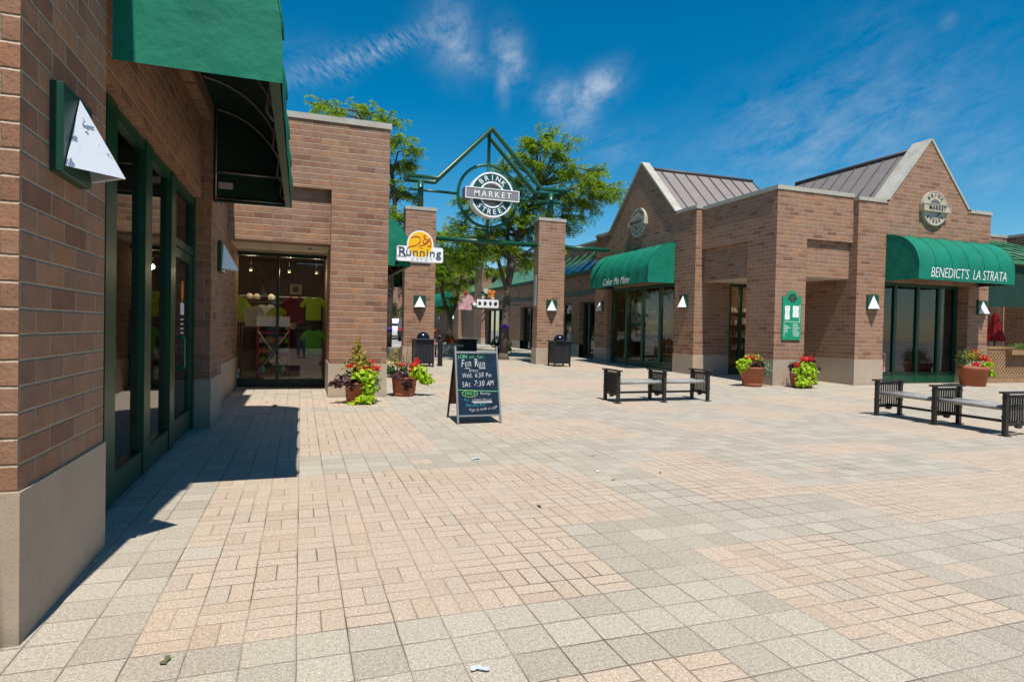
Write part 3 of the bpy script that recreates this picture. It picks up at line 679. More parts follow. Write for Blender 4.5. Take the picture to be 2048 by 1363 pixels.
for k, x in enumerate((-1.0, -.25, .30)):
    b = MB(Tr(x, 13.8, 2.42)); b.tube([(0, 0, .30), (0, 0, .08)], .01, 6); b.tube([(0, .03, .09), (0, -.05, -.03)], .035, 10)
    t = b.build('track_light', BLACK); tag(t, ['left', 'middle', 'right'][k]+' black spotlight of the three on the clothes shop ceiling', 'spotlight', 'spotlights on the clothes shop ceiling')
    b = MB(Tr(x, 13.8, 2.42)); b.face([(.028*math.cos(q*math.pi/4), -.052+.022*math.sin(q*math.pi/4), -.035) for q in range(8)]); b.build('bulb', LAMPON, t)
    pl_ = bpy.data.lights.new('spot_light', 'POINT'); pl_.energy = 10; pl_.color = (1, .78, .5); pl_.shadow_soft_size = .05; lo = bpy.data.objects.new('light', pl_); C.objects.link(lo); lo.location = (x, 13.70, 2.36); lo.parent = t

# shop sign
sgn = thing('shop_sign', 'white shop sign with a yellow disc and a running figure hung beside the gate', 'shop sign', (2.56, 14.0, 2.8))
T = frame((2.56, 13.96, 2.96), (1, 0, 0))
def rrect(w, h, r, n=5):
    P = []
    for cx, cy, a0 in ((w/2-r, h/2-r, 0), (-w/2+r, h/2-r, 90), (-w/2+r, -h/2+r, 180), (w/2-r, -h/2+r, 270)):
        for k in range(n+1): a = math.radians(a0+90*k/n); P.append((cx+r*math.cos(a), cy+r*math.sin(a)))
    return P
b = MB(T); idf = lambda u, v, q: (u, v, q)
b.prism(rrect(1.07, .345, .04), idf, -.03, .03, 0)
circ = [(.305*math.cos(2*math.pi*k/36), .22+.32*math.sin(2*math.pi*k/36)) for k in range(36)]
b.prism(circ, idf, -.028, .034, 0); b.prism([(u*.9, .22+(v-.22)*.9) for u, v in circ], idf, .0345, .037, 1)
# white lower half keeps the board's face over the disc's foot
b.build('board', [WHITE, YEL], sgn)
b = MB(T)
def stroke(pts, r=.008, m=0): b.tube([(u, v, .041) for u, v in pts], r, 5, m)
def sm(pts, n=5):
    out = []
    for i in range(len(pts)-1):
        p0 = pts[max(i-1, 0)]; p1 = pts[i]; p2 = pts[i+1]; p3 = pts[min(i+2, len(pts)-1)]
        for k in range(n):
            t = k/n; out.append(tuple(.5*((2*p1[j])+(-p0[j]+p2[j])*t+(2*p0[j]-5*p1[j]+4*p2[j]-p3[j])*t*t+(-p0[j]+3*p1[j]-3*p2[j]+p3[j])*t**3) for j in (0, 1)))
    return out+[pts[-1]]
for pts in ([(-.22, .36), (-.12, .40), (-.02, .38), (.0, .30), (-.10, .20), (-.24, .16), (-.30, .11)], [(.06, .41), (.10, .44), (.12, .40), (.09, .37), (.16, .34), (.24, .38)],
            [(.09, .37), (.06, .28), (.10, .26), (.20, .32), (.25, .28), (.22, .20)], [(-.02, .20), (.08, .22), (.18, .28)], [(.16, .20), (.25, .19)]): stroke(sm(pts), .008)
b.build('runner_drawing', REDP, sgn)
b = MB(T)
b.text('R', .30, Matrix.Translation((-.41, -.06, .04)), .006, 0, sx=1.05); b.text('unning', .26, Matrix.Translation((.075, -.045, .04)), .006, 0, sx=1.10, spacing=1.10)
for x in (-.505, -.42, -.36): b.box(x-.02, x+.03, -.068, -.058, .038, .043)
b.box(-.52, -.46, .138, .148, .038, .043)
b.text('The', .07, Matrix.Translation((0, .13, .04)), .006, 1); b.text('DEPOT', .085, Matrix.Translation((.04, -.145, .035)), .006, 2, spacing=2.3)
b.build('lettering', [NAVY, ORANGE, PALE], sgn)
b = MB(); b.box(2.0, 3.1, 13.985, 14.015, 2.92, 2.94); b.box(2.05, 2.07, 13.97, 14.1, 2.7, 3.1); b.build('bracket', BLACK, sgn)

# ------------------------------------------------------------------ gate
gt = thing('entrance_gate', 'brick and green steel entrance gate with a round sign between two brick pillars', 'gate', (5.72, 19.2, .13))
GC = 5.725
for x0, x1 in ((3.02, 3.98), (7.47, 8.43)):
    w = MB(uvoff=(.1 if x0 < 5 else .25, .69)); w.box(x0, x1, 19.0, 19.42, .0, 4.95); p_ = w.build('pillar', BRICK, gt)
    w = MB(); w.box(x0-PW*2, x1+PW*2, 19.0-PW*2, 19.42+PW*2, .0, .69); w.build('plinth', STONE, p_)
    w = MB(); w.box(x0-.02, x1+.02, 18.98, 19.44, 4.95, 5.05); w.build('coping', CAP, p_)
    w = MB(); cx = (x0+x1)/2; w.tube([(cx, 19.2, 5.05), (cx, 19.2, 5.92)], .095, 14); w.tube([(cx, 19.2, 5.05), (cx, 19.2, 5.07)], .14, 14); w.build('post', GREEN_L, p_)
for yy, dz in ((18.9, 0), (19.5, 0)):
    w = MB(); w.tube([(3.06, yy, 5.97), (4.0, yy, 5.97), (GC, yy, 7.74), (7.47, yy, 5.97), (8.40, yy, 5.97)], .068, 12); w.build('chevron_tube', GREEN_L, gt)
w = MB()
for x in (3.06, 8.40): w.tube([(x, 18.9, 5.97), (x, 19.5, 5.97)], .068, 12)
w.tube([(3.15, 19.2, 5.62), (GC-1.0, 19.2, 5.62)], .042, 10); w.tube([(GC+1.0, 19.2, 5.62), (8.30, 19.2, 5.62)], .042, 10)
w.tube([(GC, 19.2, 6.62), (GC, 19.2, 7.66)], .055, 10); w.tube([(GC, 19.2, 4.14), (GC, 19.2, 4.62)], .05, 10)
w.tube([(GC, 19.2, 4.62), (GC, 19.2, 6.62)], .045, 10)
w.tube([(GC, 18.9, 7.70), (GC, 19.5, 7.70)], .06, 10)
w.build('sign_hanger', GREEN_L, gt)
w = MB(); w.tube([(3.98, 19.2, 4.14), (7.47, 19.2, 4.14)], .072, 12); w.tube([(8.43, 19.2, 4.14), (10.2, 19.2, 4.14)], .072, 12); w.build('cross_beam', GREEN_L, gt)
w = MB(); w.tube([(GC+1.01*math.cos(2*math.pi*k/64), 19.2, 5.62+1.01*math.sin(2*math.pi*k/64)) for k in range(64)], .05, 10, closed=True); w.build('hoop', GREEN_L, gt)
sg = thing('round_sign', 'round green and white sign with a grey cross bar hanging in the gate hoop', 'sign', (GC, 19.15, 5.56))
medallion(frame((GC, 19.13, 5.58), (1, 0, 0)), .72, .38, 1.80, .36, (WHITE, SGN_T, WHITE, STEEL, SGN_G, WHITE), 'gate', None, sg, lsz=.235)
b = MB(); b.box(3.15, 3.80, 18.955, 18.975, 3.30, 3.32); b.box(3.2, 3.84, 18.975, 18.99, 3.285, 3.335)
tag(b.build('sign_rail', STEEL), 'thin steel rail fixed on the left gate pillar below the hanging sign', 'rail')
wall_lamp((3.50, 18.998, 1.89), (1, 0, 0), 'triangular wall lamp on the left gate pillar')
wall_lamp((7.97, 18.998, 1.92), (1, 0, 0), 'triangular wall lamp on the right gate pillar')
b = MB(); b.box(7.44, 7.468, 19.12, 19.3, 2.1, 3.15); tag(b.build('banner_bracket', STEEL), 'narrow pale strip on the inner side of the right gate pillar', 'bracket')

# ------------------------------------------------------------------ right shops
cb_ = building('corner_shop', 'brick corner shop with open corner pillar, gable and green awning right of the gate')
XC = 10.75
w = MB(uvoff=(.05, .66)); TB = 4.87
w.box(XC, 11.0, 14.95, 15.95, 0, TB+.02); w.box(XC, 11.0, 20.25, 21.25, 0, TB+.02)
w.box(XC, 11.0, 15.952, 20.248, 2.86, TB+.02)                                     # header over the storefront
w.box(11.002, 11.98, 14.95, 15.2, 0, TB+.018)
# gable
w.prism([(16.02, TB+.022), (20.19, TB+.022), (18.05, 6.93)], lambda u, v, q: (q, u, v), XC, 11.0)
w.box(11.002, 14.2, 20.9, 21.25, 0, TB+.018); w.box(13.95, 14.2, 15.2, 20.898, 0, TB)
w.build('wall', BRICK, cb_)
w = MB(uvoff=(.11, .68))
w.box(10.955, 11.90, 12.0, 13.02, 0, TB-.02)                                      # corner pillar
w.box(10.955, 13.398, 12.002, 12.4, 3.70, TB-.022) if False else None
w.box(11.902, 13.398, 12.0, 12.4, 3.70, TB-.02); w.box(10.955, 11.35, 13.022, 14.948, 3.72, TB-.02)
w.box(11.902, 13.396, 12.10, 12.4, 2.775, 3.698); w.box(11.045, 11.35, 13.022, 14.946, 2.775, 3.718)
w.build('corner_pillar', BRICK, cb_)
boxes(cb_, 'plinth', STONE, [(XC-PW, 11.0, 14.95-PW, 15.95+PW, 0, .665), (XC-PW, 11.0, 20.25-PW, 21.25+PW, 0, .68), (11.002, 11.98, 14.95-PW, 15.2, 0, .665), (10.955-PW, 11.90+PW, 12.0-PW, 13.02+PW, 0, .68)])
w = MB(); e = .025
w.box(10.955-e, 13.398, 12.0-e, 12.42, TB-.02, TB+.08); w.box(10.955-e, 11.37, 12.422, 14.92, TB-.02, TB+.08)
w.box(XC-e, 11.02, 14.95-e, 16.0, TB+.02, TB+.12); w.box(XC-e, 11.02, 20.2, 21.25+e, TB+.02, TB+.12)
# raked coping
def rake(mb, p, q, th, x0, x1, sw):
    # p, q in (u, z); slab of thickness th above the line, between x0 and x1
    d = Vector((q[0]-p[0], q[1]-p[1])).normalized(); n = Vector((-d.y, d.x))
    if n.y < 0: n = -n
    P = [p, q, (q[0]+n.x*th, q[1]+n.y*th), (p[0]+n.x*th, p[1]+n.y*th)]
    mb.prism(P, (lambda u, v, s_: (s_, u, v)) if not sw else (lambda u, v, s_: (u, s_, v)), x0, x1)
rake(w, (15.96, TB+.03), (18.05, 6.945), .06, XC-e, 11.02, False); rake(w, (20.25, TB+.03), (18.05, 6.945), .06, XC-e, 11.02, False)
w.build('coping', CAP, cb_)
w = MB(); w.box(11.35, 13.398, 12.402, 14.946, 2.785, 2.86); w.box(11.05, 11.349, 13.04, 14.94, 2.768, 2.774); w.box(11.91, 13.39, 12.12, 12.4, 2.768, 2.774); w.build('soffit', SOFF, cb_)
# standing seam roof behind gable: ridge along X
def seamroof(par, ridge0, ridge1, ev, axis, n, label=None):
    """axis 'x': ridge from (x0) to (x1) at y=ridge; slopes to eaves either side"""
    w = MB(); x0, zr, yr = ridge0; x1, zr2 = ridge1
    half, ze = ev
    P = (lambda a, c, z: (a, c, z)) if axis == 'x' else (lambda a, c, z: (c, a, z))
    for s_ in (-1, 1):
        w.face([P(x0, yr, zr), P(x1, yr, zr), P(x1, yr+s_*half, ze), P(x0, yr+s_*half, ze)], 0)
        for i in range(n+1):
            x = x0+(x1-x0)*i/n; d = Vector((0, s_*half, ze-zr)).normalized()
            a = Vector(P(x, yr, zr)); b_ = Vector(P(x, yr+s_*half, ze)); w.tube([a+Vector((0, 0, .02)), b_+Vector((0, 0, .02))], .018, 4, 1)
    w.tube([P(x0, yr, zr+.03), P(x1, yr, zr+.03)], .06, 6, 1)
    e0 = [P(x1, yr-half, ze), P(x1, yr+half, ze), P(x1, yr, zr)]; w.face(e0, 0)
    w.face([P(x1, yr-half, ze), P(x1, yr, zr), P(x1, yr+half, ze)], 0)
    return w.build('gable_roof', [ROOFM, ROOFD], par)
seamroof(cb_, (11.0, 6.78, 18.05), (15.3, 6.78), (1.95, 4.9), 'x', 9)
w = MB(); w.box(11.02, 14.0, 15.2, 20.9, 3.6, 3.7, 0); w.box(11.37, 13.39, 12.42, 14.94, TB-.2, TB-.1, 0); w.box(11.98, 13.4, 15.2, 15.3, 2.86, 3.6, 0); w.build('flat_roof', DARK, cb_)
# storefront on the -X side
TC = frame((10.93, 20.24, 0), (0, -1, 0))
glazing(cb_, TC, 4.28, .10, 2.84, [1.08, 2.16, 3.22], rail=.24, top=.09, fw=.13)
# recess storefront (facing -Y) under the corner roof
TC2 = frame((11.98, 14.98, 0), (1, 0, 0))
glazing(cb_, TC2, 1.41, .08, 2.78, [.45], rail=.20, top=.09, fw=.09, fm=GREEN)
w = MB(); w.box(11.03, 13.93, 15.25, 20.88, .10, .115, 0); w.box(13.85, 13.93, 15.25, 20.88, .12, 3.5, 1); w.box(11.1, 13.84, 20.7, 20.78, .12, 3.5, 1); w.box(11.05, 13.84, 15.3, 20.7, 3.2, 3.3, 1)
w.build('interior', [SHOPF, BROWNWOOD], cb_)
med = MB; 
mm = thing('tmp', None, None); bpy.data.objects.remove(mm)
def med_on(par, T, r, label):
    m = MB(T); m.prism([(r*.9*math.cos(2*math.pi*k/24), r*.9*math.sin(2*math.pi*k/24)) for k in range(24)], idf, -.02, .012)
    root = m.build('medallion', CAST, par); root['label'] = label
    medallion(T, r, .07, r*2.16, r*.44, (CAST, CAST, CAST, mat('blue_grey_disc', (.36, .40, .46), .5), CAST, mat('dark_engraving', (.05, .045, .035), .9)), 'm', None, root)
    return root
med_on(cb_, frame((XC, 18.10, 4.97), (0, -1, 0)), .49, 'round cast stone medallion on the gable')
TA = frame((XC, 19.85, 2.80), (0, -1, 0))
aw3 = awning(cb_, TA, 3.85, .92, 1.24, 7, val=.28, label='bright green barrel awning lettered in white script')
b = MB(TA); b.text('Color Me Mine', .33, Matrix.Translation((1.85, .05, .926)), .006, 0, sx=.80, shear=.28, bold=-.002, spacing=1.08); b.build('lettering', WHITE, aw3)
wall_lamp((XC-.002, 20.75, 2.03), (0, -1, 0), 'triangular wall lamp left of the script lettered awning')
wall_lamp((XC-.002, 15.43, 2.02), (0, -1, 0), 'triangular wall lamp right of the script lettered awning')

# shop interior of the corner shop
def shelf(x, y0, y1, label):
    t = thing('shelf_unit', label, 'shelf', (x, (y0+y1)/2, .12)); rr = random.Random(int(y0*10))
    b = MB(); b.box(x+.28, x+.30, y0, y1, .12, 2.3); b.box(x, x+.28, y0, y0+.03, .12, 2.3); b.box(x, x+.28, y1-.03, y1, .12, 2.3)
    for z in (.3, .75, 1.15, 1.55, 1.95): b.box(x, x+.28, y0+.03, y1-.03, z, z+.025)
    b.build('cabinet', BROWNWOOD, t)
    b = MB()
    for z in (.775, 1.175, 1.575, 1.975):
        y = y0+.1
        while y < y1-.1:
            r = rr.uniform(.04, .08); h = rr.uniform(.08, .22)
            if rr.random() < .8: b.lathe([(r*.6, z), (r, z+h*.4), (r*rr.uniform(.4, .9), z+h*.8), (r*.7, z+h)], x+.13, y, 10)
            y += r*2+.03
    o = b.build('pottery', POTTERY, t)
shelf(12.2, 18.6, 20.3, 'dark shelf of white pottery behind the left panes of the corner shop')
shelf(13.2, 15.6, 18.2, 'dark shelf of white pottery at the back right of the corner shop')
def chair(x, y, a, label):
    t = thing('wooden_chair', label, 'chair', (x, y, .115), 'light wooden chairs inside the corner shop'); t.rotation_euler = (0, 0, 0)
    T = Tr(x, y, .115) @ Rz(a)
    b = MB(T); b.bevbox(-.21, .21, -.20, .20, .43, .465, .02); b.build('seat', PINE, t)
    for sx in (-.19, .19):
        b = MB(T); b.tube([(sx, -.18, 0), (sx*.95, -.17, .44)], .018, 6); b.build('leg', PINE, t)
        b = MB(T); b.tube([(sx, .22, 0), (sx, .19, .45), (sx*.9, .26, .93)], [.018, .02, .015], 6); b.build('leg', PINE, t)
    b = MB(T); b.tube([(-.19, .25, .88), (-.1, .275, .95), (0, .28, .97), (.1, .275, .95), (.19, .25, .88)], .03, 6)
    for k in (-.1, 0, .1): b.tube([(k, .21, .46), (k, .275, .93)], .009, 5)
    b.build('backrest', PINE, t); return t
chair(11.55, 17.75, 1.3, 'light wooden chair behind the middle panes of the corner shop')
chair(11.6, 17.1, 1.9, 'light wooden chair nearest the mullion under the reflected lamp')
chair(11.5, 16.4, 1.5, 'light wooden chair behind the right pane of the corner shop')
tb = thing('table', 'dark table between the wooden chairs in the corner shop', 'table', (12.2, 17, .115))
b = MB(); b.bevbox(11.8, 12.6, 16.2, 17.9, .82, .86, .01); b.build('table_top', BLACK, tb)
for x in (11.85, 12.55):
    for y in (16.25, 17.85): b = MB(); b.box(x-.03, x+.03, y-.03, y+.03, .115, .82); b.build('leg', BLACK, tb)
for k, (x, y, z) in enumerate(((11.8, 17.3, 2.45), (12.1, 16.8, 2.42), (11.6, 15.7, 2.5), (12.5, 15.6, 2.45), (12.7, 15.9, 2.4))):
    b = MB(Tr(x, y, z)); b.tube([(0, 0, .7), (0, 0, .06)], .008, 5); t = b.build('pendant_lamp', BLACK)
    tag(t, ['small glowing spotlight behind the middle pane of the corner shop', 'small glowing spotlight deeper behind the middle pane of the corner shop', 'glowing spotlight at the right end pane of the corner shop', 'left glowing spotlight of the pair under the open corner roof', 'right glowing spotlight of the pair under the open corner roof'][k], 'spotlight', 'lit spotlights in the corner shop')
    b = MB(Tr(x, y, z)); b.lathe([(.01, .06), (.05, .03), (.055, -.02), (.02, -.05)], 0, 0, 10); b.build('bulb', LAMPON, t)
    pl_ = bpy.data.lights.new('spot_light', 'POINT'); pl_.energy = 4; pl_.color = (1, .78, .5); pl_.shadow_soft_size = .05; lo = bpy.data.objects.new('light', pl_); C.objects.link(lo); lo.location = (x, y, z-.09); lo.parent = t
ps = thing('window_poster', 'green edged poster of people taped inside the second pane of the corner shop', 'poster', (11.05, 18.6, 1.6))
T = frame((10.97, 18.55, 1.50), (0, -1, 0))
b = MB(T); b.box(-.36, .36, 0, .80, -.02, -.01, 0); b.box(-.34, .34, .10, .56, -.0098, -.008, 1); b.box(-.36, .36, 0, .09, -.0098, -.008, 2)
for k in range(26):
    a = random.Random(k); x = a.uniform(-.3, .3); y = a.uniform(.16, .46); b.prism([(x+.03*math.cos(q), y+.05*math.sin(q)) for q in (0, 1, 2, 3, 4, 5)], idf, -.0078, -.006, a.choice((0, 3, 4, 2)))
b.build('sheet', [CREAM, WGREY, DIRG, BROWNWOOD, WHITE], ps)
b = MB(T); b.text('Color Me Mine', .11, Matrix.Translation((0, .68, -.008)), .003, 0, sx=.8); b.build('lettering', WHITE, ps)

# directory board
db = thing('directory_board', 'green shopping centre directory board with rounded top on the corner pillar', 'sign', (11.46, 12, 1.17))
T = frame((11.46, 11.996, 1.17), (1, 0, 0))
P = [(-.29, 0), (.29, 0), (.29, 1.06), (.17, 1.06)]+[(.15*math.cos(a), 1.08+.13*math.sin(a)) for a in [math.pi*k/10 for k in range(11)]]+[(-.17, 1.06), (-.29, 1.06)]
b = MB(T); b.prism(P, idf, 0, .035); b.build('board', DIRG, db)
b = MB(T)
def dbx(x0, x1, y0, y1, m=0): b.box(x0, x1, y0, y1, .0352, .038, m)
def bumpy(x0, x1, y0, y1):
    P = []; n = 5
    for k in range(n): P.append((x1+.008*math.sin(k*2.3), y0+(y1-y0)*k/(n-1)))
    for k in range(n): P.append((x1-(x1-x0)*(k+.5)/n, y1+.008*math.cos(k*2.1)))
    for k in range(n): P.append((x0-.008*math.sin(k*2.3), y1-(y1-y0)*k/(n-1)))
    for k in range(n): P.append((x0+(x1-x0)*(k+.5)/n, y0+.008*math.cos(k*2.1)))
    b.prism(P, idf, .0352, .038, 0)
bumpy(-.22, -.08, .50, .84); bumpy(.02, .20, .56, .84)
for k in range(9): b.box(-.18, -.12, .54+k*.034, .546+k*.034, .0382, .039, 1)
for k in range(6): b.box(.07, .15, .60+k*.038, .606+k*.038, .0382, .039, 1)
dbx(-.24, .25, .445, .455); dbx(.235, .245, .43, .88)
for k in range(7):
    y = .385-.047*k; rr = random.Random(k); dbx(-.245, -.245+[.03, .12, .20, .12, .12, .03, .03][k], y, y+.013); dbx(.03+(.02 if k == 6 else 0), .03+[.15, .16, .22, .15, .2, .22, .2][k], y, y+.013)
b.build('printed_map', [WHITE, DIRG], db)
b = MB(T); r0, r1 = .062, .105; n = 28
for k in range(n):
    a0, a1 = 2*math.pi*k/n, 2*math.pi*(k+1)/n
    b.prism([(r0*math.cos(a0), 1.03+r0*math.sin(a0)), (r1*math.cos(a0), 1.03+r1*math.sin(a0)), (r1*math.cos(a1), 1.03+r1*math.sin(a1)), (r0*math.cos(a1), 1.03+r0*math.sin(a1))], idf, .0352, .039, 0)
b.box(-.135, .135, 1.003, 1.057, .0352, .042, 0); b.text('MARKET', .048, Matrix.Translation((0, 1.013, .043)), .002, 1)
b.build('emblem', [DBROWN, DIRG], db)

# restaurant block
be = building('restaurant', 'gabled brick restaurant at the right with a green lettered awning and window blinds')
YB, XB0, XB1 = 11.85, 13.40, 18.30
w = MB(uvoff=(.2, .70)); TB = 4.77
w.box(XB0, 14.36, YB, YB+1.2, 0, TB); w.box(17.50, XB1, YB, YB+.8, 0, TB); w.box(14.362, 17.498, YB, YB+.5, 2.76, TB)
w.box(XB0, 13.7, YB+1.202, 14.9, 0, TB-.002)
w.prism([(14.40, TB+.002), (17.38, TB+.002), (15.87, 6.56)], lambda u, v, q: (u, q, v), YB, YB+.4)
w.box(17.9, XB1, YB+.802, 19, 0, TB-.002); w.box(13.4, 13.7, 14.902, 20.9, 0, TB-.1)
w.build('wall', BRICK, be)
boxes(be, 'plinth', STONE, [(XB0-PW, 14.36+PW, YB-PW, YB+1.2, 0, .705), (17.50-PW, XB1+PW, YB-PW, YB+.8, 0, .70), (XB0-PW, 13.7, YB+1.202, 14.9, 0, .70)])
w = MB(); w.box(XB0-e, 14.40, YB-e, YB+.45, TB, TB+.09); w.box(17.38, XB1+e, YB-e, YB+.45, TB, TB+.09); w.box(XB0-e, XB0+.3, YB+.452, 20.9, TB, TB+.09)
rake(w, (14.36, TB+.01), (15.87, 6.575), .06, YB-e, YB+.5, True); rake(w, (17.42, TB+.01), (15.87, 6.575), .06, YB-e, YB+.5, True)
w.build('coping', CAP, be)
seamroof(be, (YB+.4, 6.42, 15.87), (YB+4.7, 6.42), (1.46, 4.7), 'y', 9)
w = MB(); w.box(13.7, 18.0, YB+.5, 18.8, 3.5, 3.6); w.build('flat_roof', DARK, be)
med_on(be, frame((16.0, YB, 4.76), (1, 0, 0)), .46, 'round cast stone medallion on the restaurant gable')
TB2 = frame((14.362, 12.14, 0), (1, 0, 0))
glazing(be, TB2, 3.14, .06, 2.75, [.78, 1.62, 2.44], rail=.30, top=.08, fw=.10)
w = MB(); w.box(13.72, 17.88, 12.3, 18.7, .07, .085, 0); w.box(13.72, 17.88, 15.6, 15.7, .09, 3.5, 1); w.box(13.72, 17.88, 12.3, 15.6, 2.9, 2.95, 1); w.build('interior', [SHOPF, DARK], be)
w = MB()
for k in range(58):
    z = .42+k*.0405
    w.face([(14.42, 12.24, z), (17.44, 12.24, z), (17.44, 12.262, z+.022), (14.42, 12.262, z+.022)])
bl = w.build('window_blind', mat('brown_blind', (.30, .17, .12), .6), be)
TA = frame((14.37, YB, 2.745), (1, 0, 0))
aw4 = awning(be, TA, 3.50, .92, 1.20, 6, val=.33, label='dark green barrel awning lettered in white capitals')
b = MB(TA)
def serif_text(b, txt, size, T, sx, shear, m):
    b.text(txt, size, T, .006, m, sx=sx, shear=shear, bold=-.005, align='CENTER', spacing=1.0)
serif_text(b, "BENEDICT'S  LA STRATA", .365, Matrix.Translation((1.78, .065, .926)), .70, .20, 0)
b.build('lettering', WHITE, aw4)
wall_lamp((13.93, YB-.002, 1.98), (1, 0, 0), 'triangular wall lamp left of the restaurant awning')
wall_lamp((18.02, YB-.002, 1.97), (1, 0, 0), 'triangular wall lamp right of the restaurant awning beside the patio')
b = MB(); b.box(14.40, 14.68, 12.03, 12.045, .38, .86, 0); b.box(14.42, 14.66, 12.024, 12.0295, .40, .84, 1)
b.prism([(14.47, .52), (14.55, .50), (14.62, .60), (14.60, .62), (14.54, .55), (14.47, .55)], lambda u, v, q: (u, q, v), 12.020, 12.0235, 0)
tag(b.build('window_poster', [WHITE, REDSIGN]), 'small red and white poster at the foot of the restaurant window', 'poster')
b = MB(); b.box(13.385, 13.392, 13.4, 13.7, .9, 2.0); 
# door in the recess
dd = thing('notice_board', 'pale notices taped beside the green door under the corner roof', 'notice', (13.0, 14.9, 1.5))
b = MB(); b.box(13.02, 13.26, 14.86, 14.87, 1.62, 1.92); b.box(13.02, 13.26, 14.86, 14.87, 1.0, 1.57); b.build('paper', CREAM, dd)

# patio right of the restaurant
fe = thing('lattice_fence', 'tan wooden lattice fence of the patio at the right edge', 'fence', (19.5, 12.0, .04))
b = MB(); zf0, zf1 = .16, 1.02
b.box(18.42, 22.5, 11.96, 12.02, zf1, zf1+.07); b.box(18.42, 22.5, 11.96, 12.02, .03, zf0); b.box(18.42, 18.49, 11.955, 12.025, .03, zf1)
b.box(20.3, 20.37, 11.955, 12.025, .03, zf1)
b.build('rail', LATTICE, fe)
b = MB(); stp = .13; H_ = zf1-zf0
x = 18.5-H_
while x < 22.4:
    for sgn_, yy in ((1, 11.975), (-1, 11.99)):
        x0, x1 = (x, x+H_) if sgn_ > 0 else (x+H_, x)
        z0, z1 = zf0, zf1
        lo, hi = 18.49, 22.5
        def cl(xa, za, xb, zb, lim, side):
            t = (lim-xa)/(xb-xa); return (lim, za+(zb-za)*t)
        pa, pb = [x0, z0], [x1, z1]
        if min(pa[0], pb[0]) < lo:
            if pa[0] < lo and pb[0] < lo: continue
            c_ = cl(*pa, *pb, lo, 0)
            if pa[0] < lo: pa = list(c_)
            else: pb = list(c_)
        d = Vector((pb[0]-pa[0], pb[1]-pa[1])); 
        if d.length < .05: continue
        d.normalize(); n = Vector((-d.y, d.x))*.019
        b.prism([(pa[0]-n.x, pa[1]-n.y), (pb[0]-n.x, pb[1]-n.y), (pb[0]+n.x, pb[1]+n.y), (pa[0]+n.x, pa[1]+n.y)], lambda u, v, q: (u, q, v), yy, yy+.012)
    x += stp
b.build('lattice_panel', LATTICE, fe)
pc = thing('patio_canopy', 'glass lean to canopy with dark green drape over the patio at the right edge', 'canopy', (20.5, 13, .05))
b = MB(); b.face([(18.34, 12.1, 3.62), (24, 12.1, 3.62), (24, 15.0, 4.75), (18.34, 15.0, 4.75)]); b.build('roof_pane', GLASSB, pc)
b = MB(); b.box(18.34, 24, 12.06, 12.14, 3.52, 3.62)
for k in range(9): x = 18.4+k*.7; b.tube([(x, 12.08, 3.65), (x, 15.0, 4.78)], .03, 4)
for k in range(4): b.tube([(18.34, 12.3+k*.8, 3.72+k*.312), (24, 12.3+k*.8, 3.72+k*.312)], .02, 4)
b.box(18.36, 18.43, 12.05, 12.13, .04, 3.52); b.box(18.34, 24, 14.95, 15.05, 4.70, 4.80)
b.build('canopy_frame', mat('light_green_paint', (.06, .22, .10), .45), pc)
b = MB(); n = 60
for i in range(n):
    x0 = 18.44+5.5*i/n; x1 = 18.44+5.5*(i+1)/n; f_ = lambda x: .03*math.sin(x*9)+.02*math.sin(x*23)
    b.face([(x0, 12.18+f_(x0), 2.25), (x1, 12.18+f_(x1), 2.25), (x1, 12.2, 3.5), (x0, 12.2, 3.5)], 0, True)
b.build('drape', mat('dark_drape', (.001, .032, .020), .75), pc)
b = MB(uvoff=(0, .7)); b.box(18.32, 24.2, 15.1, 15.5, 0, 4.98); b.box(24.2, 24.6, 8.0, 15.5, 0, 4.98)
pw = thing('patio_wall', 'brick wall closing the back of the patio at the right edge', 'wall', (21, 15.2, 0)); b.build('brickwork', BRICK, pw)
b = MB(); b.box(18.32, 24.2, 15.08, 15.52, 4.98, 5.07); b.box(24.18, 24.62, 7.98, 15.5, 4.98, 5.07); b.build('coping', CAP, pw)
um = thing('patio_umbrella', 'closed red patio umbrella behind the lattice fence', 'umbrella', (20.9, 13.3, .05))
b = MB(); b.tube([(20.9, 13.3, .05), (20.9, 13.3, 2.2)], .025, 8); b.build('pole', BROWNWOOD, um)
b = MB(); R = []
for z, r in ((2.18, .02), (2.08, .08), (1.97, .10), (1.93, .10), (1.6, .16), (1.26, .24)):
    R.append([b.pt((20.9+(r*(1+.22*(j % 2)))*math.cos(2*math.pi*j/16), 13.3+(r*(1+.22*(j % 2)))*math.sin(2*math.pi*j/16), z-(.03 if j % 2 else 0))) for j in range(16)])
for a, c in zip(R, R[1:]):
    for j in range(16): b.idx([a[j], a[(j+1) % 16], c[(j+1) % 16], c[j]], 0)
b.build('canopy', REDC, um)

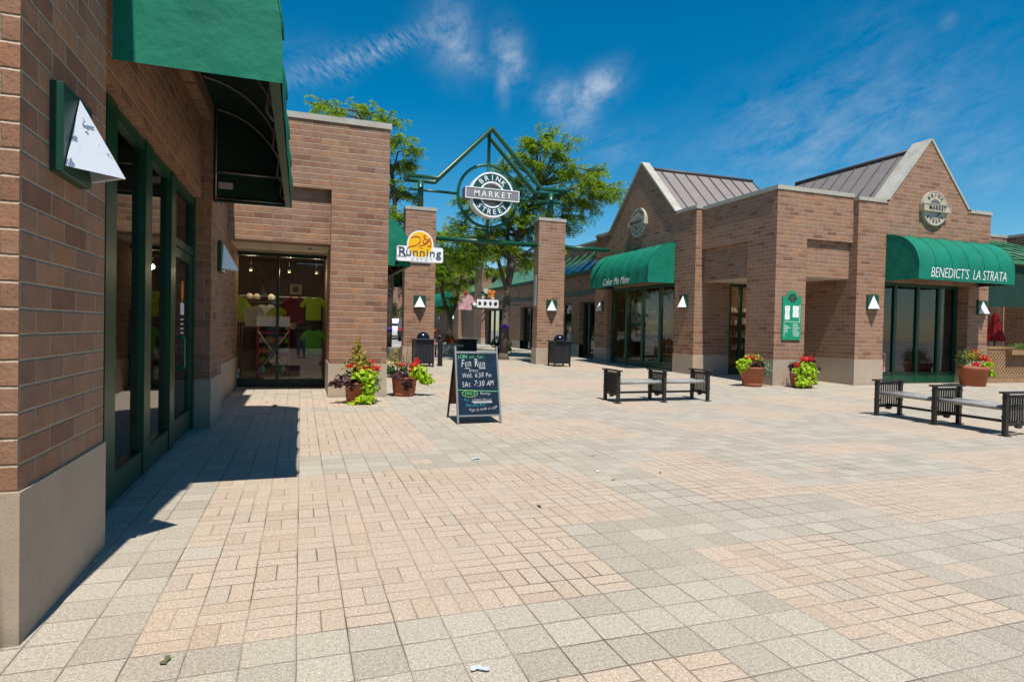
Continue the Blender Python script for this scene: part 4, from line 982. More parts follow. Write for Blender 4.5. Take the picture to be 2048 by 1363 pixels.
# ------------------------------------------------------------------ arcade row behind the gate
ar = building('arcade_row', 'long row of brick shops with a green lean to glass roof behind the gate')
XA = 11.05
w = MB(uvoff=(.0, .7))
for y0, y1 in ((44.9, 60), (38.72, 42.9), (30.55, 32.6), (26.3, 28.6), (23.25, 24.05)): w.box(XA, XA+.35, y0, y1, 0, 2.498)
w.box(XA, XA+.35, 21.3, 60, 2.95, 3.70); w.box(XA+.002, XA+.35, 21.3, 60, 2.5, 2.78)
for y0, y1 in ((36.95, 38.7), (42.92, 44.88)): w.box(10.75, XA+.35, y0, y1, 0, 5.1)
w.box(12.05, 12.4, 21.3, 60, 3.4, 5.15); w.box(12.4, 20, 21.26, 21.5, 0, 5.0); w.box(6.5, 12, 60, 60.3, 0, 5.2)
w.build('wall', BRICK, ar)
w = MB()
for y0, y1 in ((44.9, 60), (38.72, 42.9), (30.55, 32.6), (26.3, 28.6), (23.25, 24.05)): w.box(XA-PW, XA+.35, y0, y1, 0, .72)
for y0, y1 in ((36.95, 38.7), (42.92, 44.88)): w.box(10.75-PW, XA-PW-.002, y0-PW, y1+PW, 0, .72)
w.build('plinth', STONE, ar)
w = MB()
w.box(XA-.03, XA+.34, 21.3, 60, 2.785, 2.945); w.box(XA-.16, XA-.03, 21.3, 60, 3.62, 3.76)
w.build('green_beam', GREEN, ar)
w = MB(); w.box(12.02, 12.43, 21.3, 60, 5.15, 5.24)
for y0, y1 in ((36.95, 38.7), (42.92, 44.88)): w.box(10.73, XA+.37, y0-.02, y1+.02, 5.1, 5.19)
w.build('coping', CAP, ar)
w = MB(); w.face([(XA-.13, 21.3, 3.77), (12.06, 21.3, 4.72), (12.06, 28, 4.72), (XA-.13, 28, 3.77)]); w.build('roof_pane', GLASSB, ar)
LG = MATS['light_green_paint']
w = MB(); y = 21.35
while y < 28: w.tube([(XA-.13, y, 3.80), (12.05, y, 4.75)], .020, 4); y += .85
for t in (.5,): w.tube([(XA-.13+1.19*t, 21.3, 3.79+.95*t), (XA-.13+1.19*t, 28, 3.79+.95*t)], .014, 4)
w.build('glazing_bar', LG, ar)
w = MB(); w.face([(XA-.13, 28, 3.77), (12.06, 28, 4.72), (12.06, 36.94, 4.72), (XA-.13, 36.94, 3.77)]); w.face([(XA-.13, 38.72, 3.77), (12.06, 38.72, 4.72), (12.06, 42.9, 4.72), (XA-.13, 42.9, 3.77)])
w.build('metal_roof', mat('pale_green_metal', (.075, .19, .105), .5), ar)
for y0, y1, mu in ((32.62, 36.93, [1.1, 2.2, 3.3]), (28.62, 30.53, [1.0]), (24.07, 26.28, [1.1]), (21.32, 23.23, [.5])):
    T = frame((XA+.18, y1, .14), (0, -1, 0)); glazing(ar, T, y1-y0, .05, 2.36, mu, rail=.12, top=.08, fw=.12, fm=DKGREEN)
w = MB(); w.box(12.9, 13.0, 21.6, 40, .2, 3.6); w.box(XA+.4, 12.9, 21.6, 40, 3.3, 3.4); w.build('interior', DARK, ar)
TA = frame((XA, 51.5, 2.95), (0, -1, 0)); awning(ar, TA, 5.4, .92, 1.24, 4, label='far green barrel awning beyond the trees', frames=False)
for k, (x, y, z, c) in enumerate(((11.5, 24.6, .8, 0), (11.5, 25.0, 1.25, 1), (11.55, 24.4, 1.55, 0), (11.5, 22.5, 1.45, 0), (11.5, 22.7, .7, 2))):
    b = MB(Tr(x, y, z)); b.lathe([(.02, 0), (.11, .02), (.13, .16), (.05, .30), (.04, .42), (.055, .44)], 0, 0, 12)
    tag(b.build('vase', [POTTERY, CREAM, LIMEG][c]), ['tall white vase low behind the first arcade window', 'cream vase at mid height behind the first arcade window', 'white vase highest behind the first arcade window', 'white vase behind the arcade door beside the corner shop', 'green vase at the foot of the arcade door beside the corner shop'][k], 'vase', 'vases in the first arcade windows')
wall_lamp((10.748, 44.2, 2.0), (0, -1, 0), 'small distant wall lamp beside the far tree trunk')
wall_lamp((11.048, 50.3, 2.0), (0, -1, 0), 'farthest wall lamp under the far green awning')
# hanging signs
hs_ = thing('dress_sign', 'pink hanging shop sign shaped like a small dress behind the gate', 'shop sign', (9.3, 36, 3.0))
T = frame((9.42, 36.0, 3.02), (1, 0, 0))
b = MB(T); b.prism([(-.14, .42), (-.42, .28), (-.66, -.14), (-.46, -.24), (-.34, -.06), (-.44, -.58), (.44, -.58), (.34, -.06), (.46, -.24), (.66, -.14), (.42, .28), (.14, .42)], idf, -.04, .04); b.build('board', PINK, hs_)
b = MB(T); b.T = T @ Matrix.Translation((0, .44, 0)); b.lathe([(.02, 0), (.13, .03), (.13, .08), (.02, .1)], 0, 0, 12); b.build('rosette', REDP, hs_)
b = MB(T)
for sx in (-.60, .60): b.T = T @ Matrix.Translation((sx, -.26, 0)); b.lathe([(.02, 0), (.12, .03), (.12, .06), (.02, .08)], 0, 0, 12)
b.build('cuff', POTTERY, hs_)
b = MB()
for z in (2.55, 2.95, 3.35): b.tube([(10.0, 36.05, z), (10.95, 36.7, z)], .03, 6)
b.build('bracket', GREEN, hs_)
ps = thing('panel_sign', 'long pale hanging sign with dark pictures and a lettered crest above it', 'shop sign', (9.5, 31, 2.7))
T = frame((9.22, 30.6, 2.62), (1, 0, 0))
b = MB(T); b.prism(rrect(1.18, .42, .05), idf, -.04, .04, 0); rr = random.Random(9)
for k in range(4):
    x = -.44+k*.29; P = [(x+.11*math.cos(a)*rr.uniform(.6, 1), .15*math.sin(a)*rr.uniform(.6, 1)) for a in [i*math.pi/5 for i in range(10)]]
    b.prism(P, idf, .0405, .044, 1)
b.build('board', [WHITE, DARK], ps)
b = MB(T); 
for x, y, r, c in ((-.30, .55, .10, 1), (-.08, .42, .10, 1), (.10, .62, .13, 0), (.02, .46, .12, 0), (.22, .40, .13, 0), (-.12, .66, .13, 2), (.3, .62, .1, 0), (-.25, .32, .08, 2), (.28, .28, .08, 2)):
    b.prism([(x+r*math.cos(a)*(1+.3*math.sin(3*a)), y+r*math.sin(a)) for a in [i*math.pi/6 for i in range(12)]], idf, -.02-.01*c, .02+.01*c, c)
b.build('crest', [ORANGE, GREEN, CREAM], ps)
b = MB(); b.tube([(8.9, 30.6, 3.5), (9.1, 30.6, 3.0)], .03, 6); b.tube([(9.5, 30.6, 3.0), (11.0, 30.65, 3.0)], .03, 6); b.tube([(9.8, 30.6, 2.62), (11.0, 30.65, 2.62)], .03, 6); b.build('bracket', GREEN, ps)

# ------------------------------------------------------------------ shops across the plaza, seen in the window reflections
op = building('brick_shop', 'brick shops across the plaza, seen only mirrored in the shop windows')
w = MB()
for k in range(9):
    x = -16+k*5.2; w.box(x, x+1.0, -13.5, -12.5, 0, 4.8)
w.box(-16, 26.6, -13.5, -12.6, 2.75, 4.798); w.box(-16, 26.6, -20, -13.502, 0, 4.7)
w.build('wall', BRICK, op)
for k in range(8):
    x = -15+k*5.2; glazing(op, frame((x+4.2, -12.9, 0), (-1, 0, 0)), 4.2, .02, 2.74, [1.4, 2.8])
TA = frame((3.8+5.2, -12.5, 2.75), (-1, 0, 0)); awning(op, TA, 4.2, .92, 1.24, 4, frames=False)
w = MB(); w.box(-16.03, 26.63, -20, -12.47, 4.8, 4.9); w.build('coping', CAP, op)

# ------------------------------------------------------------------ benches
def bench(loc, along, across, label, seg_len=.96):
    """three iron frames with two weathered seats. along: seat direction, across: frame direction"""
    t = thing('bench', label, 'bench', loc, 'iron and wood benches in the plaza')
    T = Matrix(((along[0], across[0], 0, loc[0]), (along[1], across[1], 0, loc[1]), (0, 0, 1, loc[2]), (0, 0, 0, 1)))
    D = .50
    for k in range(3):
        x = k*seg_len; b = MB(T)
        for y in (0, D):
            b.box(x-.027, x+.027, y-.027, y+.027, .012, .565); b.bevbox(x-.06, x+.06, y-.05, y+.05, 0, .014, .005)
            b.box(x-.032, x+.032, y-.032, y+.032, .24, .27); b.box(x-.032, x+.032, y-.032, y+.032, .50, .52)
        b.bevbox(x-.05, x+.05, -.075, D+.075, .565, .59, .008)
        b.box(x-.018, x+.018, .027, D-.027, .505, .545); b.box(x-.018, x+.018, .027, D-.027, .135, .18)
        for q in range(8): y = .085+q*(D-.17)/7; b.box(x-.008, x+.008, y-.009, y+.009, .18, .505)
        b.T = T @ Matrix.Translation((x, D/2, .145)) @ Matrix.Rotation(math.pi/2, 4, 'Y'); b.lathe([(.05, -.026), (.05, .026)], 0, 0, 14)
        b.build('end_frame', IRON, t)
    pf = [(.045, .335), (.03, .365), (.05, .392), (.10, .40), (.17, .383), (.25, .372), (.33, .383), (.40, .40), (.45, .392), (.47, .365), (.455, .335), (.40, .345), (.25, .335), (.10, .345)]
    for k in range(2):
        b = MB(T); b.prism(pf, lambda u, v, q: (q, u, v), k*seg_len+.022, (k+1)*seg_len-.022, 0, True); b.build('seat', GRAYWOOD, t)
    b = MB(T); b.box(.02, 2*seg_len-.02, D/2-.02, D/2+.02, .15, .185); b.build('stretcher', IRON, t)
    return t
bench((5.33, 9.56, .007), (1, .02), (.02, 1), 'iron and grey wood bench standing before the corner shop')
bench((8.93, 7.44, 0), (-.045, -1), (1, -.02), 'iron and grey wood bench at the right edge of the plaza', .99)
bench((5.22, 2.72, 0), (.2, -.98), (.98, .2), 'bench just outside the right edge whose shadow falls on the paving')

# ------------------------------------------------------------------ litter bins and bollard
def bin_(x, y, label):
    z = gz(y); t = thing('litter_bin', label, 'litter bin', (x, y, z), 'slatted litter bins at the gate pillars'); T = Tr(x, y, z); s = .26
    b = MB(T)
    for sx in (-s, s):
        for sy in (-s, s): b.box(sx-.022, sx+.022, sy-.022, sy+.022, 0, .80)
    for q in (.10, .74):
        b.box(-s, s, -s-.012, -s+.012, q, q+.05); b.box(-s, s, s-.012, s+.012, q, q+.05); b.box(-s-.012, -s+.012, -s, s, q, q+.05); b.box(s-.012, s+.012, -s, s, q, q+.05)
    b.bevbox(-.33, .33, -.33, .33, .80, .83, .01); b.build('frame', BLACK, t)
    b = MB(T)
    for k in range(11):
        q = -.22+k*.044
        for a in (-s, s): b.box(q-.012, q+.012, a-.004, a+.006, .15, .74); b.box(a-.004, a+.006, q-.012, q+.012, .15, .74)
    b.build('slats', mat('slat_metal', (.035, .037, .042), .35), t)
    b = MB(T); b.lathe([(.19, .14), (.21, .5), (.21, .78)], 0, 0, 20); b.build('liner', mat('bin_liner', (.004, .004, .004), .9), t)
    b = MB(T); b.lathe([(.20, .83)]+[(.19*math.cos(a), .85+.19*math.sin(a)) for a in [math.pi/2*k/9 for k in range(9)]]+[(.003, 1.04)], 0, 0, 28); b.build('dome_lid', DOMEM, t)
bin_(3.46, 18.1, 'black slatted litter bin with a dome lid before the left gate pillar')
bin_(7.95, 18.2, 'black slatted litter bin with a dome lid before the right gate pillar')
z = gz(18.3); t = thing('bollard', 'black square bollard with a ball top beside the left litter bin', 'bollard', (4.03, 18.3, z)); T = Tr(4.03, 18.3, z)
b = MB(T); b.bevbox(-.065, .065, -.065, .065, 0, .80, .012); b.box(-.09, .09, -.09, .09, 0, .012); b.build('post', BLACK, t)
b = MB(T); b.lathe([(.03, .80), (.035, .83)]+[(.062*math.cos(a), .885+.062*math.sin(a)) for a in [-1.1+k*.3 for k in range(9)]]+[(.002, .947)], 0, 0, 16); b.build('ball', DOMEM, t)

# ------------------------------------------------------------------ chalkboard A-sign
cs = thing('chalkboard_sign', 'chalkboard sandwich sign with chalk writing standing in the middle of the plaza', 'sandwich board', (2.29, 8.15, 0))
Hs = 1.03; fb = Vector((2.285, 7.83, 0)); tp = Vector((2.305, 8.16, 1.02))
upv = (tp-fb).normalized(); ux = Vector((1, .03, 0)).normalized(); T = frame(fb, ux, None, upv)
b = MB(T); hw = .30
for s_ in (-1, 1): b.box(s_*hw-.012, s_*hw+.012, 0, 1.085, -.02, .006)
b.box(-hw+.012, hw-.012, .98, 1.01, -.02, .006); b.box(-hw+.012, hw-.012, .105, .125, -.02, .006); b.build('frame', mat('grey_frame', (.20, .22, .22), .5, .4), cs)
b = MB(T); b.box(-hw+.012, hw-.012, .125, .98, -.014, -.002); b.build('chalkboard', CHALKB, cs)
bt = Vector((2.30, 8.52, 0)); upb = (tp-bt).normalized(); T2 = frame(bt, ux, None, upb)
b = MB(T2)
for s_ in (-1, 1): b.box(s_*hw-.012, s_*hw+.012, 0, 1.05, -.006, .018)
b.build('rear_leg_frame', BLACK, cs)
b = MB(T2); b.box(-hw+.012, hw-.012, .22, 1.0, -.003, .010); b.build('rear_board', BROWNWOOD, cs)
b = MB(T); b.box(-hw+.012, hw-.012, .52, .55, -.035, -.016); b.build('batten', BROWNWOOD, cs)
b = MB(T); jr = random.Random(2)
WD = {'i': .28, 'I': .28, 'l': .28, '1': .42, '.': .25, ':': .28, '-': .4, 'm': .85, 'M': .85, 'W': .95, 'w': .78, '/': .38, 't': .4, 'r': .4, 'f': .38, '!': .3, 'j': .3, '*': .4, ' ': .45}
def chalk(txt, x0, x1, y, size, m, dy=0):
    # each letter set by hand: slight tilt, jump and size change, squeezed into x0..x1
    tot = sum(WD.get(c, .60) for c in txt)*size; k = (x1-x0)/tot; cx = x0
    for ch in txt:
        wd = WD.get(ch, .60)*size*k
        if ch != ' ':
            M = Matrix.Translation((cx+wd*.5, y+dy*(cx-x0)/(x1-x0)+jr.uniform(-.05, .05)*size, .0005)) @ Matrix.Rotation(jr.uniform(-.09, .09), 4, 'Z')
            b.text(ch, size*jr.uniform(.94, 1.06), M, .002, m, sx=min(1.15, k*.98), shear=.08, bold=-.020*size)
        cx += wd
chalk('JOIN us for-', -.277, .118, .911, .075, 1); chalk('Fun Run', -.235, .125, .785, .165, 0)
chalk('Every', -.121, .019, .72, .060, 0); chalk('Wed. 6:30 Pm', -.217, .206, .637, .098, 0, .01); chalk('SAt. 7:30 AM', -.228, .233, .510, .108, 0, .02)
chalk('FREE', -.20, -.04, .396, .060, 1); chalk('Massage', .025, .173, .400, .058, 0); chalk('from', -.206, -.129, .318, .050, 2)
chalk('5 Elements Massage', -.096, .184, .318, .050, 0); chalk('Thursday 6/27', -.187, .096, .238, .062, 2, .01); chalk('*Sign up inside or call!*', -.14, .262, .172, .060, 0, .03)
hgt = lambda u, v, q: (u, v, q)
b.prism([(-.285, .466), (.285, .440), (.285, .445), (-.285, .471)], hgt, -.001, .0012, 1)
for x0, x1, y in ((-.175, -.115, .768), (.025, .12, .766), (-.10, .19, .302), (-.08, .19, .288)): b.prism([(x0, y), (x1, y), (x1, y+.006), (x0, y+.006)], hgt, -.001, .0012, 0)
P = [(-.121+.107*math.cos(a)*(1+.05*math.sin(9*a)), .416+.046*math.sin(a)*(1+.08*math.sin(11*a))) for a in [2*math.pi*k/48 for k in range(48)]]
b.tube([(u, v, .0005) for u, v in P], .0028, 4, 3, closed=True)
b.build('chalk_writing', [CH_W, CH_G, CH_B, CH_Y], cs)

# ------------------------------------------------------------------ flower pots
def heart(s):
    return [(0, 0), (.35*s, -.10*s), (.50*s, .25*s), (.30*s, .70*s), (0, 1.05*s), (-.30*s, .70*s), (-.50*s, .25*s), (-.35*s, -.10*s)]
def leaf(b, p, n, s, kind, rr):
    n = Vector(n).normalized(); a = Vector((rr.uniform(-1, 1), rr.uniform(-1, 1), rr.uniform(-.9, .1))).normalized()
    t = (a-n*a.dot(n)); t = t.normalized() if t.length > .05 else Vector((1, 0, 0)); c = n.cross(t)
    if kind == 'heart': P = heart(s)
    elif kind == 'oval': P = [(0, 0), (.28*s, .3*s), (.25*s, .7*s), (0, s), (-.25*s, .7*s), (-.28*s, .3*s)]
    elif kind == 'petal': P = [(0, 0), (.35*s, .4*s), (.2*s, .9*s), (-.2*s, .9*s), (-.35*s, .4*s)]
    else: P = [(0, 0), (.12*s, .5*s), (0, s), (-.12*s, .5*s)]
    p = Vector(p); k = len(P)//2
    V = [b.pt(p+c*u+t*v-n*(abs(u)*.45+v*v*.30/s)) for u, v in P]
    b.idx(V[:k+1], 0, False); b.idx([V[0]]+V[k:], 0, False)
def cluster(b, c, rad, n, s, kind, rr, hang=0):
    c = Vector(c); n = int(n*1.45); s *= .84
    for _ in range(n):
        d = Vector((rr.gauss(0, 1), rr.gauss(0, 1), rr.gauss(0, 1))).normalized()
        k = rr.uniform(.35, 1.18); p = c+Vector((d.x*rad[0]*k, d.y*rad[1]*k, d.z*rad[2]*k))
        nn = (d*.8+Vector((rr.uniform(-.8, .8), rr.uniform(-1, .4), rr.uniform(-.2, 1.2)))); leaf(b, p, nn, s*rr.uniform(.65, 1.2), kind, rr)
def sprigs(b, c, n, h, rr, spread=.5, r=.004):
    for _ in range(n):
        a = rr.uniform(0, 6.28); q = rr.uniform(.1, spread); tip = Vector(c)+Vector((math.cos(a)*q*h, math.sin(a)*q*h, h*rr.uniform(.7, 1.1)))
        mid = (Vector(c)+tip)/2+Vector((0, 0, .1*h)); b.tube([c, mid, tip], [r, r*.8, r*.2], 3)
def pot(x, y, r, h, label, comps, seed, stretch=1.0, rim=False):
    z = gz(y)+.004; t = thing('flower_pot', label, 'flower pot', (x, y, z), 'terracotta pots of mixed flowers'); T = Tr(x, y, z)
    b = MB(T)
    if rim: prof = [(r*.80, 0), (r*.97, h*.80), (r*1.0, h*.80), (r*1.06, h*.84), (r*1.06, h), (r*.98, h), (r*.95, h*.86)]
    else: prof = [(r*.78, 0), (r*.86, .02), (r*.88, h*.17), (r*.84, h*.185), (r*.84, h*.205), (r*.90, h*.215), (r, h*.9), (r*1.04, h*.92), (r*1.04, h), (r*.95, h), (r*.93, h*.88)]
    b.lathe([(p*1.0, q) for p, q in prof], 0, 0, 28, 0, 1.0) if stretch == 1 else None
    if stretch != 1:
        b.T = T @ Matrix.Diagonal((stretch, 1, 1, 1)); b.lathe(prof, 0, 0, 28)
        b.T = T
    b.build('pot', TERRA, t)
    b = MB(T @ Matrix.Diagonal((stretch, 1, 1, 1))); b.lathe([(r*.93, h*.87), (r*.93, h*.89), (.01, h*.93)], 0, 0, 20); b.build('soil', SOIL, t)
    rr = random.Random(seed)
    for nm, mt, kind, s, lst in comps:
        b = MB(T)
        for c, rad, n in lst:
            if kind == 'spike': sprigs(b, c, n, rad, rr)
            else: cluster(b, c, rad, n, s, kind, rr)
        b.build(nm, mt, t)
    return t
pot(.905, 10.28, .215, .34, 'flower pot at the flat topped shop corner with a tall yellow green spire', [
    ('coleus', COLEUS, 'oval', .055, [((-.02, 0, .92), (.07, .07, .16), 90), ((0, 0, .74), (.15, .13, .16), 170), ((.12, -.02, .66), (.14, .12, .10), 80)]),
    ('foliage', DKLEAF, 'oval', .06, [((-.02, 0, .56), (.22, .18, .17), 170)]), ('yellow_foliage', COLEUS, 'oval', .06, [((.02, -.10, .58), (.24, .12, .12), 150)]),
    ('lime_vine', LIMELEAF, 'heart', .085, [((.08, -.18, .46), (.19, .11, .11), 110), ((.15, -.22, .26), (.13, .07, .19), 90), ((.10, -.25, .08), (.16, .06, .07), 50), ((-.08, -.24, .03), (.10, .04, .02), 10)]),
    ('dark_vine', PURPLEAF, 'heart', .085, [((-.20, -.10, .40), (.17, .13, .09), 70), ((-.34, -.10, .35), (.10, .08, .07), 26), ((-.10, -.20, .30), (.06, .04, .07), 14)]),
    ('red_flowers', REDFL, 'petal', .045, [((-.14, -.08, .62), (.07, .05, .03), 40), ((.10, -.16, .58), (.12, .05, .04), 60), ((.27, -.10, .58), (.08, .06, .06), 70), ((.20, -.04, .68), (.05, .04, .06), 26)]),
    ('green_sprigs', BLADE, 'blade', .09, [((.28, .02, .34), (.10, .10, .16), 110)]),
    ('spikes', SPIKE, 'spike', 0, [((0, 0, .8), .38, 4)])], 11)
pot(1.80, 11.15, .225, .34, 'flower pot behind the shop corner with lime vine trailing on its right', [
    ('coleus', COLEUS, 'oval', .055, [((-.20, 0, .62), (.13, .12, .16), 90), ((-.16, 0, .80), (.08, .08, .06), 30)]),
    ('foliage', DKLEAF, 'oval', .05, [((-.25, -.06, .46), (.15, .12, .12), 130), ((.0, 0, .5), (.2, .16, .12), 120)]),
    ('lime_vine', LIMELEAF, 'heart', .085, [((.22, -.12, .44), (.17, .12, .13), 100), ((.36, -.12, .32), (.12, .08, .10), 60), ((.48, -.08, .27), (.07, .05, .02), 10)]),
    ('dark_vine', PURPLEAF, 'heart', .10, [((-.10, -.14, .38), (.16, .10, .09), 60), ((.02, -.22, .26), (.10, .04, .10), 26)]),
    ('red_flowers', REDFL, 'petal', .045, [((-.08, -.05, .58), (.07, .05, .04), 30), ((.14, -.14, .56), (.09, .07, .07), 60), ((.22, -.06, .63), (.07, .06, .06), 44), ((.08, -.14, .46), (.05, .03, .05), 20)]),
    ('spikes', SPIKE, 'spike', 0, [((.02, 0, .45), .50, 12)])], 12)
pot(10.30, 11.95, .27, .46, 'flower pot left of the corner pillar with grey green foliage on its right', [
    ('lime_vine', LIMELEAF, 'heart', .09, [((-.30, -.06, .56), (.16, .14, .13), 110), ((-.38, -.08, .44), (.09, .08, .07), 30)]),
    ('coleus', COLEUS, 'oval', .07, [((0, 0, .66), (.26, .18, .12), 150), ((.22, 0, .62), (.10, .10, .08), 40)]),
    ('dark_vine', PURPLEAF, 'heart', .085, [((.02, -.14, .50), (.20, .10, .12), 90)]),
    ('grey_green_foliage', SILVERL, 'oval', .04, [((.36, -.08, .42), (.12, .12, .17), 300)]),
    ('red_flowers', REDFL, 'petal', .045, [((-.10, -.08, .70), (.16, .08, .03), 46)]),
    ('spikes', SPIKE, 'spike', 0, [((0, 0, .62), .42, 8)])], 13)
pot(11.42, 11.56, .27, .32, 'flower pot under the directory board covered in lime leaves and red blooms', [
    ('lime_vine', LIMELEAF, 'heart', .09, [((-.04, -.16, .42), (.30, .14, .20), 200), ((-.08, -.26, .20), (.30, .08, .14), 110), ((-.2, -.2, .1), (.14, .08, .06), 20)]),
    ('coleus', DKLEAF, 'oval', .06, [((0, 0, .58), (.26, .2, .12), 130)]),
    ('dark_vine', PURPLEAF, 'heart', .08, [((.34, -.04, .42), (.12, .14, .16), 110), ((.2, -.04, .62), (.16, .10, .08), 60), ((-.3, .0, .5), (.08, .1, .12), 30)]),
    ('grey_green_foliage', SILVERL, 'oval', .05, [((.22, -.18, .38), (.10, .06, .10), 60)]),
    ('red_flowers', REDFL, 'petal', .055, [((.05, -.10, .70), (.22, .12, .06), 120), ((-.26, -.10, .56), (.09, .07, .06), 50)]),
    ('spikes', SPIKE, 'spike', 0, [((0, 0, .62), .40, 8)])], 14)
pot(17.12, 11.40, .34, .52, 'broad flower pot between the restaurant window and the lattice fence', [
    ('coleus', COLEUS, 'oval', .07, [((-.10, 0, .82), (.34, .22, .17), 240)]),
    ('foliage', DKLEAF, 'oval', .06, [((-.42, 0, .74), (.16, .16, .22), 150), ((.1, 0, .72), (.3, .2, .15), 100)]),
    ('lime_vine', LIMELEAF, 'heart', .10, [((.20, -.24, .54), (.17, .10, .13), 80), ((.30, -.28, .36), (.09, .06, .09), 24)]),
    ('grey_green_foliage', SILVERL, 'oval', .05, [((.46, -.04, .50), (.14, .12, .26), 150)]),
    ('red_flowers', REDFL, 'petal', .06, [((.16, -.14, .76), (.20, .10, .08), 90), ((-.18, -.20, .60), (.14, .06, .04), 50), ((-.05, -.05, .93), (.12, .08, .05), 30), ((.42, -.12, .66), (.10, .06, .06), 40)])], 15, stretch=1.12, rim=True)
# planter box on the fence
fp = thing('fence_planter', 'window box with small green plants on top of the lattice fence', 'planter', (20.2, 11.9, 1.0))
b = MB(); b.box(19.3, 22, 11.80, 11.955, .86, 1.0); b.build('box', LATTICE, fp)
b = MB(); rr = random.Random(4); cluster(b, (20.4, 11.88, 1.10), (1.2, .08, .09), 320, .06, 'blade', rr); cluster(b, (19.9, 11.88, 1.12), (.5, .08, .12), 120, .05, 'oval', rr); b.build('foliage', BLADE, fp)
# things behind the gate
gp = thing('stone_planter', 'pale stone planter full of red and orange flowers behind the left gate pillar', 'planter', (5.5, 24.6, gz(24.6)))
b = MB(Tr(5.5, 24.6, gz(24.6))); b.bevbox(-.75, .75, -.3, .3, 0, .42, .03); b.build('box', CAP, gp)
b = MB(Tr(5.5, 24.6, gz(24.6))); rr = random.Random(8); cluster(b, (.15, 0, .62), (.6, .3, .22), 260, .09, 'oval', rr); cluster(b, (-.42, 0, .9), (.2, .2, .2), 80, .08, 'oval', rr); b.build('foliage', DKLEAF, gp)
b = MB(Tr(5.5, 24.6, gz(24.6))); cluster(b, (.2, -.1, .66), (.5, .25, .2), 170, .09, 'petal', rr); cluster(b, (-.45, -.1, .98), (.22, .2, .18), 120, .10, 'petal', rr); cluster(b, (-.55, -.1, .55), (.2, .2, .12), 50, .09, 'petal', rr); b.build('flowers', ORFL, gp)
bb = thing('stone_bench', 'low pale slab bench in front of the flower planter behind the gate', 'bench', (5.4, 23.4, gz(23.4))); z = gz(23.4)
b = MB(); b.bevbox(4.75, 6.05, 23.2, 23.6, z+.38, z+.45, .01); b.build('slab', STONE, bb)
for x in (4.85, 5.85): b = MB(); b.box(x, x+.12, 23.25, 23.55, z, z+.38); b.build('leg', DKGREEN, bb)
z = gz(26); b = MB(); b.bevbox(6.2, 7.3, 25.7, 26.5, z, z+.55, .02); b.bevbox(6.17, 7.33, 25.67, 26.53, z+.555, z+.60, .01)
bx = thing('planter_box', 'black box behind the sandwich sign beyond the gate', 'box', (6.75, 26, z)); b.build('body', BLACK, bx)
def bush(x, y, r, label, m1, seed):
    z = gz(y); t = thing('potted_bush', label, 'bush', (x, y, z)); rr = random.Random(seed)
    b = MB(Tr(x, y, z)); b.lathe([(r*.5, 0), (r*.65, r*.7)], 0, 0, 16); b.build('pot', TERRAD, t)
    b = MB(Tr(x, y, z)); cluster(b, (0, 0, r*1.25), (r, r*.9, r*.7), 260, .10, 'heart', rr); b.build('foliage', m1, t)
    b = MB(Tr(x, y, z)); cluster(b, (r*.5, -r*.4, r*.7), (r*.5, r*.4, r*.4), 60, .12, 'heart', rr); b.build('lime_vine', LIMELEAF, t)
bush(8.0, 24.4, .42, 'leafy potted bush left of the big tree trunk behind the gate', DKLEAF, 3)
bush(8.95, 22.6, .20, 'small potted plant just left of the right gate pillar', DKLEAF, 5)
pl = thing('low_planter', 'dark stone planter with orange flowers beside the parking lot', 'planter', (3.15, 20.3, gz(20)))
b = MB(); b.bevbox(2.75, 4.2, 20.2, 20.8, gz(20), gz(20)+.46, .03); b.build('box', stone_mat('dark_stone', (.10, .10, .09), (.16, .16, .14), (.05, .06, .04)), pl)
b = MB(); rr = random.Random(6); cluster(b, (4.0, 20.5, .78), (.35, .2, .14), 110, .08, 'petal', rr); b.build('flowers', ORFL, pl)

